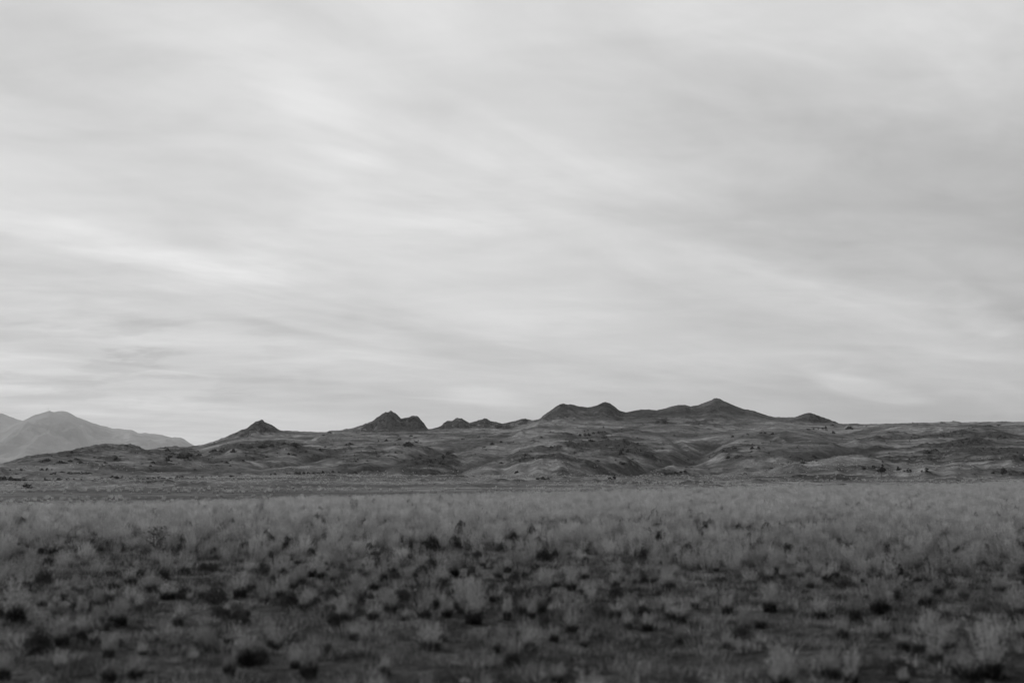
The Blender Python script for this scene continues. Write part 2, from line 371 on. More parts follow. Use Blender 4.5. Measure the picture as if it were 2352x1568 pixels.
g = n.m('MULTIPLY', g, n.mapr(n.noise(n.mapping(pos, rot=(0, 0, .5), sc=(.6, 1, 1)), .014, 4, .5, .3), .40, .60, .66, 1.65))
g = n.m('MULTIPLY', g, n.mapr(n.noise(n.mapping(pos, rot=(0, 0, -.15), sc=(.12, 1, 1)), .09, 4, .6), .35, .65, .70, 1.30))
spk = n.noise(pos, .17, 5, .8)
thr = n.m('SUBTRACT', .68, n.m('MULTIPLY', rky, .27))
spm = n.mapr(n.m('SUBTRACT', spk, thr), -.015, .03, 1.05, .30)
g = n.m('MULTIPLY', g, spm)
g = n.m('MULTIPLY', g, n.mapr(gully_shade, 0, 1, 1.0, .36))  # shade in the gullies painted into the ground colour
g = n.m('MULTIPLY', g, n.mapr(steep, 0, 1, 1.0, .30))  # peak faces painted darker: their shade, plus rock and scrub cover
rc = n.mapr(n.noise(pos, .3, 4, .7), .3, .7, .008, .07)
g = n.n('ShaderNodeMix', data_type='FLOAT', ins={0: n.mapr(rock, .15, .40, 0, 1), 2: g, 3: rc}).outputs[0]
f1 = n.noise(pos, .55, 5, .6); f2 = n.noise(n.mapping(pos, sc=(1, 1, 1)), 7.0, 6, .7); f3 = n.noise(pos, 30, 4, .7)
ypos = n.n('ShaderNodeSeparateXYZ', ins={0: pos}).outputs[1]
fg = n.m('MULTIPLY', n.mapr(f1, .38, .62, .028, .10), n.mapr(f2, .36, .64, .30, 1.7))
fg = n.m('MULTIPLY', fg, n.mapr(ypos, 14, 30, .55, 1.3))  # soil painted darker towards the camera, imitating vignetting
fg = n.m('MULTIPLY', fg, n.mapr(f3, .35, .65, .6, 1.4))
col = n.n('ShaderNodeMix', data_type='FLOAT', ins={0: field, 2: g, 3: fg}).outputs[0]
bfar = n.n('ShaderNodeBump', ins={'Strength': .8, 'Distance': 1.4, 'Height': n.noise(pos, .45, 6, .7)})
bnear = n.n('ShaderNodeBump', ins={'Strength': .8, 'Distance': .03, 'Height': f2, 'Normal': bfar.outputs[0]})
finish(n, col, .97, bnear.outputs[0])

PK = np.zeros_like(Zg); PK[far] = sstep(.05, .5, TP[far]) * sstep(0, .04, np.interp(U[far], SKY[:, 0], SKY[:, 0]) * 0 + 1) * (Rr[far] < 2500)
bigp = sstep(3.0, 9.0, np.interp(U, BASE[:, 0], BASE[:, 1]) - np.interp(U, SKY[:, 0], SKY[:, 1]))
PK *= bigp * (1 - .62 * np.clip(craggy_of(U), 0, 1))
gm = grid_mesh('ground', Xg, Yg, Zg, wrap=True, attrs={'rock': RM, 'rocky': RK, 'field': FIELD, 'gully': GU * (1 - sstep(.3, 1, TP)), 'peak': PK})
ground = tag(link('ground', gm, mg), 'rolling dry grassland rising from a grassy terrace to rocky hills', kind='structure')

def hit(u, v, snap=True):
    h = first_hit(u, v, Zg)
    if h and (h[2] < 2450): return h
    for dv in (.5, 1, 1.5, 2.2, 3, 4):
        h = first_hit(u, v + dv, Zg)
        if h and h[2] < 2450: return h
    return None
def gz(x, y):
    r = math.hypot(x, y); a = math.atan2(x, y)
    i = min(max(int(np.searchsorted(rad, r)), 1), len(rad) - 1); j = min(max(int(np.searchsorted(ang, a)), 1), len(ang) - 1)
    tr = (r - rad[i - 1]) / (rad[i] - rad[i - 1]); ta = (a - ang[j - 1]) / (ang[j] - ang[j - 1])
    z0 = Zg[i - 1, j - 1] * (1 - ta) + Zg[i - 1, j] * ta; z1 = Zg[i, j - 1] * (1 - ta) + Zg[i, j] * ta
    return float(z0 * (1 - tr) + z1 * tr)

# ------------------------------------------------------------------ distant mountains
mm, n = newmat('mountain_material')
pos = n.n('ShaderNodeNewGeometry').outputs['Position']
at2 = n.n('ShaderNodeAttribute', attribute_name='scree').outputs['Fac']
g = n.m('MULTIPLY', n.mapr(n.noise(pos, .0011, 7, .65, .5), .38, .62, .03, .20), n.mapr(n.noise(pos, .006, 5, .7), .3, .7, .7, 1.3))
g = n.m('ADD', g, n.m('MULTIPLY', at2, n.mapr(n.noise(pos, .004, 5, .7), .45, .6, 0, .28)))
finish(n, g)
def mountain(sky, rc, rfront, name, label, seed, u0, u1, scree=None):
    sky = np.array(cr(1, sky))
    us = np.linspace(u0, u1, 420); a = np.arctan((us - 512) * cp / FPX)
    rr = np.concatenate([np.linspace(rfront, rc, 150), np.linspace(rc, rc + 4000, 30)[1:]])
    Am, Rm = np.meshgrid(a, rr); Um, _ = np.meshgrid(us, rr)
    vs = np.interp(us, sky[:, 0], sky[:, 1])[None, :]
    Xm, Ym = Rm * np.sin(Am), Rm * np.cos(Am)
    zc = z_at(Um, vs, rc)
    t = np.clip((Rm - rfront) / (rc - rfront), 0, 1); b = np.clip((Rm - rc) / 4000, 0, 1)
    ridge = ridged(Xm + .35 * Ym, Ym * .28, 1500, 5, .52, seed)
    Zm_ = -20 + (zc + 20) * (t ** 1.25) * (1 - b) + (ridge - .6) * 210 * np.sin(np.clip(t, 0, 1) * np.pi) * (1 - sstep(.72, .95, t) * .8) * (1 - b) * np.clip(zc / 900, .15, 1)
    Zm_ += fbm(Xm, Ym, 500, 4, .55, seed + 4) * 26 * sstep(0, .2, t)
    Zm_ = np.maximum(Zm_, -40 + 0 * Zm_)
    sc = np.zeros_like(Zm_)
    if scree:
        V = v_of(Am, Rm, Zm_)
        for cx, cy, w, h in scree:
            (u, v), = cr(1, [(cx, cy)]); sc = np.maximum(sc, np.exp(-((Um - u) / (w / 9.188)) ** 2 - ((V - v) / (h / 9.188)) ** 2))
    me = grid_mesh(name, Xm, Ym, Zm_, attrs={'scree': sc})
    return tag(link(name, me, mm), label, kind='structure')
mountain([(-2500, 700), (-1200, 600), (-300, 560), (0, 492), (175, 410), (270, 368), (350, 340), (430, 323), (465, 338), (540, 328), (600, 338), (680, 380), (760, 410), (850, 445), (950, 468), (1020, 485), (1120, 492), (1200, 500), (1260, 522), (1320, 520), (1400, 528), (1490, 540), (1560, 565), (1650, 572), (1700, 598), (1780, 640), (1950, 720), (2600, 830)],
         23000, 17000, 'mountain', 'pale hazy mountain far behind the hills at the left', 3, -260, 285, [(1105, 525, 12, 10), (1150, 570, 45, 30), (1200, 628, 45, 8)])
mountain([(-2500, 560), (-1500, 400), (-700, 300), (-250, 330), (0, 355), (60, 375), (120, 398), (170, 412), (330, 470), (800, 640), (1300, 800)],
         27500, 23800, 'mountain_range', 'paler range seen past the left shoulder of the hazy mountain', 11, -260, 200)

# ------------------------------------------------------------------ leaf clumps, rocks
def mesh_from(name, V, F, smooth=False):
    me = bpy.data.meshes.new(name); me.from_pydata([tuple(map(float, v)) for v in V], [], F)
    if smooth: me.polygons.foreach_set('use_smooth', [True] * len(me.polygons))
    me.update(); return me
def plantmat(name, lo, hi, trans=.25, nscale=3.0, vary=.35):
    m, n = newmat(name)
    oi = n.n('ShaderNodeObjectInfo').outputs['Random']
    gm_ = n.n('ShaderNodeNewGeometry'); isl = gm_.outputs['Random Per Island']
    v = n.mapr(isl, 0, 1, lo, hi)
    v = n.m('MULTIPLY', v, n.mapr(oi, 0, 1, 1 - vary, 1 + vary))
    finish(n, v, .9, None, trans); return m
M_bush = plantmat('bush_leaf_material', .010, .050, .15)
M_bark = plantmat('bark_material', .14, .26, 0)
M_dark = plantmat('shrub_leaf_material', .035, .125, .2)
M_blade = plantmat('grass_blade_material', .014, .075, .25)
M_plume_mid = plantmat('half_dimmed_seed_head_material', .27, .56, .4, vary=.30)  # middle step of the foreground dimming painted into the seed heads
M_plume_dim = plantmat('dimmed_seed_head_material', .20, .46, .35, vary=.30)  # seed heads painted darker for the foreground, imitating vignetting
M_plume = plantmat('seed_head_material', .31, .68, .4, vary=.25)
M_litter = plantmat('dry_grass_material', .08, .42, .25, vary=.65)
M_weed = plantmat('weed_leaf_material', .03, .10, .25)

def crown(name, seed, nclump=26, nleaf=1500, flat=.0, leaf=.05, base=0.0):
    rs = np.random.default_rng(seed)
    V, F = [], []
    cl = []
    for i in range(nclump):
        a = rs.uniform(0, 2 * np.pi); rr = rs.uniform(0, 1) ** .6 * .40; z = base + rs.uniform(.06, .80) * (1 - .55 * (rr / .4) ** 2)
        cl.append((rr * math.cos(a), rr * math.sin(a), z, rs.uniform(.09, .19)))
    for i in range(nleaf):
        c = cl[rs.integers(nclump)]; d = rs.normal(size=3); d /= np.linalg.norm(d); q = c[3] * rs.uniform(.55, 1.05)
        p = np.array(c[:3]) + d * q * np.array([1, 1, .85]); p[2] = max(p[2], .01)
        t = rs.normal(size=3); t /= np.linalg.norm(t); b = np.cross(d, t) + .4 * rs.normal(size=3); b /= np.linalg.norm(b) + 1e-6
        s = leaf * rs.uniform(.5, 1.2); k = len(V)
        V += [p - t * s, p + b * s * .6, p + t * s, p - b * s * .6]; F.append((k, k + 1, k + 2, k + 3))
    return mesh_from(name, V, F)
def limb(V, F, p, q, r0, r1, seg=5, nn=3, bend=.04, rs=None):
    p = np.array(p, float); q = np.array(q, float); L = np.linalg.norm(q - p); rings = []
    off = (rs.normal(size=3) * bend * L) if rs is not None else 0
    for i in range(nn + 1):
        t = i / nn; c = p + (q - p) * t + off * math.sin(t * math.pi); r = r0 + (r1 - r0) * t; d = (q - p) / L
        a = np.cross(d, (1, 0, 0) if abs(d[0]) < .8 else (0, 1, 0)); a /= np.linalg.norm(a); b = np.cross(d, a)
        k = len(V); rings.append(k)
        for s in range(seg): V.append(c + r * (math.cos(2 * math.pi * s / seg) * a + math.sin(2 * math.pi * s / seg) * b))
    for i in range(nn):
        for s in range(seg): F.append((rings[i] + s, rings[i] + (s + 1) % seg, rings[i + 1] + (s + 1) % seg, rings[i + 1] + s))
bush_meshes = [crown('bush_foliage', 100 + i, 14 + 4 * i, 1300, leaf=.045) for i in range(6)]
for me in bush_meshes: me.materials.append(M_bush)

ORD = 'first second third fourth fifth sixth seventh eighth ninth tenth eleventh twelfth thirteenth fourteenth fifteenth sixteenth seventeenth eighteenth nineteenth twentieth'.split()
def ordinal(i):
    if i < 20: return ORD[i]
    t = {2: 'twenty', 3: 'thirty', 4: 'forty', 5: 'fifty', 6: 'sixty'}; k = i + 1
    return {20: 'twentieth', 30: 'thirtieth', 40: 'fortieth', 50: 'fiftieth', 60: 'sixtieth'}.get(k) or t[k // 10] + '-' + ORD[k % 10 - 1]

def put(u, v): 
    h = hit(u, v); return None if h is None else h
def place_mesh(name, me, u, v, w, h, sink=.05):
    p = put(u, v)
    if p is None: return None
    r = p[2]; s = r / FPX
    o = link(name, me)
    sx = max(w * s, .5); sz = max(h * s, .5)
    o.location = (p[0], p[1], gz(p[0], p[1]) - sink * sz)
    o.scale = (sx, sx * random.uniform(.75, 1.0), sz); o.rotation_euler = (0, 0, random.uniform(0, 6.28))
    return o
B = {
 'row_low': [(1, 8, 960, 40, 30), (1, 38, 958, 35, 34), (1, 100, 944, 35, 20), (1, 80, 963, 60, 24), (1, 125, 963, 60, 22), (1, 175, 964, 60, 16), (1, 225, 964, 40, 12), (1, 220, 939, 45, 10), (1, 272, 963, 22, 8), (1, 300, 962, 26, 8), (1, 418, 963, 42, 27), (1, 455, 964, 30, 10), (1, 487, 950, 18, 14), (1, 505, 970, 25, 9), (1, 540, 960, 55, 26), (1, 628, 959, 40, 21), (1, 680, 955, 20, 16), (1, 748, 958, 24, 10), (1, 752, 940, 16, 9), (1, 870, 955, 24, 9), (1, 905, 953, 50, 10), (1, 935, 943, 20, 8), (1, 1025, 940, 44, 27), (1, 1075, 951, 62, 32), (1, 1120, 943, 36, 27), (1, 1155, 951, 30, 10), (1, 1205, 951, 60, 9), (1, 1290, 950, 64, 14), (1, 1350, 948, 50, 13), (1, 1400, 945, 60, 15), (1, 1455, 943, 60, 20), (1, 1500, 945, 40, 11), (1, 1562, 946, 42, 14), (1, 1625, 941, 42, 25), (1, 1665, 939, 55, 23), (1, 1805, 933, 40, 8), (1, 1858, 937, 26, 17), (1, 1942, 931, 18, 9), (1, 2022, 930, 40, 8), (1, 2065, 931, 14, 9), (1, 2128, 927, 52, 15), (1, 2175, 927, 12, 9)],
 'row_high': [(1, 15, 877, 20, 10), (1, 92, 872, 20, 13), (1, 190, 870, 28, 20), (1, 385, 870, 36, 22), (1, 430, 870, 26, 24), (1, 475, 868, 16, 10), (1, 150, 906, 50, 10), (1, 470, 908, 34, 13), (1, 500, 907, 50, 25), (1, 570, 888, 60, 10), (1, 640, 905, 54, 26), (1, 690, 905, 60, 18), (1, 745, 903, 50, 22), (1, 790, 903, 46, 18), (1, 825, 902, 40, 16)],
 'row_mid': [(2, 135, 912, 30, 13), (2, 175, 911, 28, 19), (2, 285, 906, 20, 15), (2, 308, 906, 25, 12), (2, 370, 905, 40, 28), (2, 402, 905, 32, 27), (2, 440, 904, 45, 26), (2, 482, 902, 34, 22), (2, 528, 900, 40, 15), (2, 572, 900, 40, 17), (2, 612, 900, 58, 27), (2, 648, 911, 24, 12), (2, 708, 894, 44, 26), (2, 762, 888, 26, 10)],
 'plain': [(1, 250, 1033, 82, 44), (1, 1425, 977, 40, 8), (1, 1105, 1009, 40, 6), (1, 1585, 972, 20, 9), (2, 912, 902, 46, 22), (2, 620, 964, 18, 10), (2, 693, 992, 20, 6), (2, 847, 993, 20, 8), (2, 346, 1039, 18, 10)],
 'foot': [(3, 245, 953, 60, 22), (3, 290, 953, 70, 30), (3, 335, 953, 40, 20), (3, 900, 955, 50, 24), (3, 935, 952, 60, 44), (3, 1410, 907, 50, 12), (3, 1455, 903, 50, 14), (3, 1500, 898, 50, 20), (3, 1545, 892, 50, 16), (3, 1592, 888, 44, 22)],
 'hill': [(3, 190, 602, 70, 12), (3, 270, 573, 34, 17), (3, 545, 542, 20, 12), (3, 625, 556, 46, 24), (3, 665, 554, 60, 30), (3, 702, 550, 40, 26), (3, 748, 537, 36, 25), (3, 795, 531, 26, 22), (3, 825, 524, 30, 16), (3, 855, 519, 20, 14), (3, 665, 514, 16, 15), (3, 698, 505, 20, 11), (3, 838, 483, 27, 20), (3, 982, 499, 16, 9), (3, 1008, 497, 23, 15), (3, 510, 386, 18, 8), (3, 568, 413, 16, 12), (3, 2028, 569, 38, 23), (3, 2158, 542, 22, 15), (3, 2172, 545, 20, 11), (3, 2290, 530, 42, 15), (3, 2322, 535, 32, 23), (4, 20, 546, 20, 10), (4, 45, 543, 38, 20), (4, 78, 539, 22, 10), (4, 365, 498, 60, 12), (4, 420, 495, 26, 16), (4, 465, 493, 16, 15), (4, 500, 492, 26, 20), (4, 530, 489, 30, 27), (4, 538, 503, 26, 12)],
 'right': [(4, 880, 860, 50, 16), (4, 972, 853, 48, 38), (4, 1203, 871, 46, 44), (4, 1252, 884, 24, 14), (4, 1290, 886, 56, 38), (4, 1415, 887, 30, 20), (4, 1462, 881, 42, 44), (4, 1900, 909, 16, 9), (4, 2068, 901, 28, 22), (4, 2165, 906, 60, 56), (4, 2225, 909, 30, 18), (4, 1050, 796, 20, 14)],
}
where = {'row_low': ('dark bush', 'from left in the long row across the left plain', 'bushes in the row across the left plain'),
         'row_high': ('small dark bush', 'from left in the sparse line below the left hill', 'bushes at the foot of the left hill'),
         'row_mid': ('dark bush', 'from left in the thicket below the twin rocky peak', 'bushes of the thicket below the twin peak'),
         'plain': ('lone low bush', 'from the left of those scattered on the open plain', 'lone bushes on the plain'),
         'foot': ('dark bush', 'from left along the foot of the central slopes', 'bushes at the foot of the central slopes'),
         'hill': ('tiny dark juniper', 'from left of those high on the slopes', 'junipers high on the slopes'),
         'right': ('dark rounded bush', 'from the left along the creek bed at the right', 'bushes along the right creek bed')}
i = 0
for key, lst in B.items():
    w0, w1, grp = where[key]
    lst = sorted(lst, key=lambda t: (t[0], t[1]))
    for kk, (k, cx, cy, w, h) in enumerate(lst):
        (u, v), = cr(k, [(cx, cy)])
        nm = 'juniper_bush' if key == 'hill' else 'bush'
        o = place_mesh(nm, bush_meshes[i % 6], u, v, w / 9.188 * 1.12, h / 9.188 * 1.15); i += 1
        if o is None: continue
        lab = '%s, %s %s' % (w0, ordinal(kk), w1)
        if key == 'plain' and cx == 250: lab = 'largest lone bush, round and black, on the left plain'
        tag(o, lab, 'bush', grp)

# trees with trunks
def make_tree(name, u, v, hpx, wpx, crown_base, label, cat, seed, lean=0, forks=5):
    p = put(u, v); s = p[2] / FPX; h = hpx * s; w = wpx * s
    t = bpy.data.objects.new(name, None); COL.objects.link(t); t.location = (p[0], p[1], gz(p[0], p[1]) - .05)
    rs = np.random.default_rng(seed); V, F = [], []
    fork = np.array((lean * h, 0, h * crown_base * .7))
    limb(V, F, (0, 0, 0), fork, h * .030, h * .022, 7, 4, .03, rs)
    tips = []
    for i in range(forks):
        a = 2 * math.pi * i / forks + rs.uniform(-.4, .4); q = fork + np.array((math.cos(a) * w * .27, math.sin(a) * w * .27, h * rs.uniform(.22, .42)))
        limb(V, F, fork, q, h * .016, h * .006, 5, 3, .06, rs); tips.append(q)
        for j in range(2):
            q2 = q + np.array((rs.uniform(-.2, .2) * w, rs.uniform(-.2, .2) * w, h * rs.uniform(.05, .18))); limb(V, F, q, q2, h * .006, h * .002, 4, 2, .05, rs); tips.append(q2)
    o = link('trunk', mesh_from('trunk', V, F, True), M_bark, t)
    cm = crown('crown', seed + 1, 24, 2400, leaf=.038)
    co = np.zeros(len(cm.vertices) * 3); cm.vertices.foreach_get('co', co); co = co.reshape(-1, 3)
    co[:, 0] = co[:, 0] * w + lean * h; co[:, 1] *= w; co[:, 2] = h * (crown_base + co[:, 2] * (1.05 - crown_base))
    # a lop-sided outline
    co[:, 2] += .10 * h * np.sin(co[:, 0] / w * 5 + 1.2) * (co[:, 2] > h * .5)
    cm.vertices.foreach_set('co', co.ravel()); cm.update()
    link('crown', cm, M_bush, t)
    return tag(t, label, cat)
(u, v), = cr(4, [(1040, 926)])
make_tree('cottonwood_tree', u, v, 11.6, 8.6, .36, 'lone leafy tree with a pale forked trunk on the right creek bank', 'tree', 5, .03)
(u, v), = cr(4, [(592, 470)])
make_tree('small_tree', u, v, 2.6, 3.7, .3, 'tiny umbrella-shaped tree below the small pointed peak at the right', 'tree', 15, 0, 3)

# rock outcrops: clusters of tilted slabs
M_rock, n = newmat('outcrop_rock_material')
pos = n.n('ShaderNodeTexCoord').outputs['Object']
v = n.m('MULTIPLY', n.mapr(n.noise(pos, 9, 5, .7), .3, .7, .012, .075), n.mapr(n.n('ShaderNodeNewGeometry').outputs['Random Per Island'], 0, 1, .6, 1.5))
finish(n, v, .9)
M_prock, n = newmat('pale_rock_material')
pos = n.n('ShaderNodeTexCoord').outputs['Object']
finish(n, n.mapr(n.noise(pos, 6, 5, .7), .3, .7, .15, .36), .9)
def slabs(name, seed, cnt, mat):
    rs = np.random.default_rng(seed); V, F = [], []
    for ri, (rr_, zz_) in enumerate(((.5, -.12), (.42, .06), (.25, .17))):
        for s in range(12):
            a = 2 * math.pi * s / 12; q = rr_ * rs.uniform(.8, 1.15); V.append((q * math.cos(a), q * math.sin(a), zz_ + rs.uniform(-.04, .04)))
    V.append((0, 0, .2))
    for l in range(2):
        for s in range(12): F.append((l * 12 + s, l * 12 + (s + 1) % 12, (l + 1) * 12 + (s + 1) % 12, (l + 1) * 12 + s))
    for s in range(12): F.append((24 + s, 24 + (s + 1) % 12, 36))
    for i in range(cnt):
        x = float(np.clip(rs.normal() * .22, -.4, .4)); y = float(np.clip(rs.normal() * .19, -.4, .4)); hh = rs.uniform(.25, 1.0) * math.exp(-(x * x + y * y) * 7); wx = rs.uniform(.035, .13); wy = rs.uniform(.03, .09)
        rot = rs.uniform(0, 3.14); lean = rs.uniform(-.1, .35); nn = 6; k = len(V)
        for lvl, (zf_, sc) in enumerate(((-.15, 1.15), (hh * .55, 1.0), (hh * .92, rs.uniform(.35, .7)))):
            for s in range(nn):
                a = 2 * math.pi * s / nn + rs.uniform(-.25, .25); px_ = math.cos(a) * wx * sc * rs.uniform(.8, 1.2); py_ = math.sin(a) * wy * sc * rs.uniform(.8, 1.2)
                V.append((x + px_ * math.cos(rot) - py_ * math.sin(rot) + lean * max(zf_, 0) * .25, y + px_ * math.sin(rot) + py_ * math.cos(rot), zf_ + rs.uniform(-.03, .03)))
        V.append((x + lean * hh * .25, y, hh))
        for l in range(2):
            for s in range(nn): F.append((k + l * nn + s, k + l * nn + (s + 1) % nn, k + (l + 1) * nn + (s + 1) % nn, k + (l + 1) * nn + s))
        for s in range(nn): F.append((k + 2 * nn + s, k + 2 * nn + (s + 1) % nn, k + 3 * nn))
    me = mesh_from(name, V, F); me.materials.append(mat); return me
rock_meshes = [slabs('outcrop_rock', 50 + i, 22 + 5 * i, M_rock) for i in range(7)]
RO = {
 'left': [(1, 560, 800, 110, 24), (1, 640, 785, 70, 14), (1, 735, 802, 90, 22), (1, 870, 750, 40, 12), (1, 700, 766, 60, 8), (1, 1060, 778, 72, 34), (1, 965, 802, 50, 16), (1, 945, 832, 70, 12), (1, 1010, 826, 40, 10), (1, 890, 783, 60, 6), (1, 430, 770, 90, 16), (1, 380, 790, 60, 20), (1, 1110, 742, 60, 8), (1, 1375, 772, 100, 12), (1, 1400, 803, 80, 24), (1, 1310, 806, 50, 9), (1, 1235, 828, 30, 9), (1, 1385, 832, 60, 14)],
 'shoulder': [(1, 1540, 782, 90, 30), (1, 1560, 750, 80, 28), (1, 1670, 735, 110, 28), (1, 1590, 716, 50, 16), (1, 1540, 692, 60, 30), (1, 1740, 720, 80, 16), (1, 1830, 732, 80, 20), (1, 1730, 770, 60, 10), (1, 1790, 862, 70, 10), (1, 1970, 695, 90, 30), (1, 2030, 690, 50, 22), (1, 2145, 695, 80, 30), (1, 2300, 660, 80, 22), (1, 2080, 800, 60, 18), (1, 2115, 830, 34, 14), (1, 2230, 778, 60, 12), (1, 2320, 762, 60, 22), (1, 1990, 822, 60, 10)],
 'midleft': [(2, 60, 640, 120, 24), (2, 140, 645, 80, 28), (2, 260, 630, 80, 22), (2, 350, 632, 110, 26), (2, 300, 720, 36, 16), (2, 350, 728, 60, 14), (2, 590, 685, 50, 30), (2, 690, 635, 60, 10), (2, 640, 655, 50, 10), (2, 860, 636, 130, 32), (2, 95, 744, 60, 8), (2, 620, 546, 60, 9), (2, 875, 558, 40, 8), (2, 1125, 602, 30, 16), (2, 1200, 603, 60, 30), (2, 1320, 592, 90, 22), (2, 1425, 558, 60, 16), (2, 460, 695, 40, 12), (2, 405, 700, 40, 10)],
 'midright': [(2, 1400, 630, 100, 32), (2, 1470, 612, 50, 16), (2, 1490, 600, 24, 14), (2, 1280, 708, 50, 14), (2, 1340, 712, 30, 14), (2, 1130, 744, 50, 14), (2, 915, 790, 40, 18), (2, 1020, 784, 40, 15), (2, 1075, 670, 70, 10), (2, 1770, 722, 100, 34), (2, 1720, 740, 60, 20), (2, 1510, 730, 50, 12), (2, 1600, 830, 90, 16), (2, 1700, 800, 80, 16), (2, 2095, 662, 80, 20), (2, 2170, 634, 60, 28), (2, 2250, 612, 50, 22), (2, 1900, 585, 80, 10), (2, 2250, 800, 60, 10), (2, 2000, 925, 90, 8)],
 'centre': [(3, 850, 576, 110, 34), (3, 720, 604, 110, 26), (3, 515, 648, 70, 26), (3, 1000, 720, 60, 64), (3, 1065, 700, 70, 36), (3, 1020, 690, 50, 30), (3, 1155, 632, 60, 26), (3, 1030, 596, 40, 22), (3, 1140, 665, 60, 16), (3, 120, 735, 40, 26), (3, 175, 698, 30, 18), (3, 650, 696, 40, 8), (3, 575, 706, 60, 10), (3, 190, 760, 70, 22), (3, 45, 888, 60, 20), (3, 360, 655, 40, 18), (3, 1000, 800, 90, 14), (3, 780, 780, 80, 12), (3, 1100, 770, 70, 12)],
 'right': [(3, 1340, 430, 50, 26), (3, 1400, 432, 80, 28), (3, 1490, 550, 32, 13), (3, 1945, 695, 60, 18), (3, 2050, 668, 60, 18), (3, 2210, 668, 60, 22), (3, 2265, 672, 70, 26), (3, 2200, 700, 60, 14), (3, 1985, 750, 60, 20), (3, 2075, 745, 80, 24), (3, 1815, 748, 28, 11), (3, 1600, 842, 50, 10), (3, 1650, 842, 40, 12), (3, 1610, 768, 50, 10), (3, 2160, 856, 50, 9), (3, 1840, 325, 50, 20)],
 'farright': [(4, 745, 488, 90, 28), (4, 600, 533, 80, 26), (4, 490, 552, 50, 13), (4, 420, 745, 80, 26), (4, 315, 806, 90, 24), (4, 450, 786, 60, 16), (4, 385, 780, 40, 12), (4, 35, 855, 80, 16), (4, 1460, 700, 70, 22), (4, 1530, 690, 110, 24), (4, 945, 730, 32, 9), (4, 1600, 434, 50, 9), (4, 1755, 433, 44, 8), (4, 1950, 436, 50, 5), (4, 905, 466, 30, 7), (4, 1720, 520, 60, 16), (4, 2330, 765, 60, 18), (4, 2120, 455, 50, 8), (4, 1140, 775, 70, 8), (4, 1840, 580, 60, 10), (4, 2180, 575, 90, 12), (4, 1850, 695, 50, 10)],
 'crest': [(2, 1370, 402, 40, 5), (2, 1455, 386, 50, 8), (2, 1530, 445, 26, 20), (2, 1000, 460, 50, 12), (2, 680, 522, 60, 10), (2, 1745, 430, 60, 12), (2, 2110, 412, 24, 10), (2, 40, 433, 36, 6), (3, 120, 408, 70, 10), (3, 460, 275, 60, 12), (3, 550, 275, 30, 6), (3, 820, 264, 40, 5), (3, 975, 320, 34, 10), (4, 460, 376, 40, 6), (4, 610, 430, 70, 14), (1, 1160, 640, 60, 8), (1, 1060, 638, 50, 6), (1, 1520, 663, 60, 9), (1, 560, 714, 70, 8), (1, 660, 697, 50, 9)],
}
RW = {'left': 'below the low rounded hill', 'shoulder': 'on the stony shoulder left of centre', 'midleft': 'between the first knoll and twin peak',
      'midright': 'around the scree right of the twin peak', 'centre': 'on the stony hill below the saddle', 'right': 'below the highest peak',
      'farright': 'on the broad slope at the far right', 'crest': 'along the skyline ridges'}
i = 0
for key, lst in RO.items():
    for kk, (k, cx, cy, w, h) in enumerate(sorted(lst, key=lambda t: (t[0], t[1]))):
        (u, v), = cr(k, [(cx, cy)])
        o = place_mesh('rock_outcrop', rock_meshes[i % 7], u, v + .2, w / 9.188 * .95, h / 9.188 * 1.15, .12); i += 1
        if o is None: continue
        tag(o, 'dark jagged outcrop, %s from left %s' % (ordinal(kk), RW[key]), 'rock outcrop', 'rock outcrops ' + RW[key])

# pale stones high on the knob below the central saddle, and on the creek bank
# ------------------------------------------------------------------ tracks draped on the ground
M_track, n = newmat('dirt_track_material')
pos = n.n('ShaderNodeNewGeometry').outputs['Position']
finish(n, n.mapr(n.noise(pos, .3, 5, .7), .3, .7, .10, .20), .95)
def ribbon(name, pts, width, label, lift=.12):
    P = []
    for k, cx, cy in pts:
        (u, v), = cr(k, [(cx, cy)]); h = hit(u, v); P.append((h[0], h[1]))
    P = np.array(P); dd = np.r_[0, np.cumsum(np.hypot(*np.diff(P, axis=0).T))]; t = np.arange(0, dd[-1], 2.0)
    def sm(a):
        a = np.interp(t, dd, a); kk = 9; return np.convolve(np.pad(a, kk // 2, 'edge'), np.ones(kk) / kk, 'valid')
    x, y = sm(P[:, 0]), sm(P[:, 1]); tx, ty = np.gradient(x), np.gradient(y); L = np.hypot(tx, ty) + 1e-6
    V, F = [], []
    for i in range(len(x)):
        for s in (-1, -.33, .33, 1):
            q = (x[i] - ty[i] / L[i] * width / 2 * s, y[i] + tx[i] / L[i] * width / 2 * s); V.append((q[0], q[1], gz(*q) + lift))
    for i in range(len(x) - 1):
        for s in range(3): F.append((4 * i + s, 4 * i + s + 1, 4 * i + s + 5, 4 * i + s + 4))
    o = link(name, mesh_from(name, V, F, True), M_track); return tag(o, label, kind='structure')
ribbon('path', [(1, 660, 1028), (1, 630, 1022), (1, 600, 1010), (1, 590, 1003), (1, 610, 996), (1, 640, 993)], 3.0, 'short pale bend of dirt track on the left plain')
ribbon('dirt_track', [(3, 1260, 1008), (3, 1215, 992), (3, 1190, 975), (3, 1200, 955), (3, 1235, 937), (3, 1280, 920), (3, 1380, 910)], 1.5, 'faint dirt track winding up to the central gully mouth')

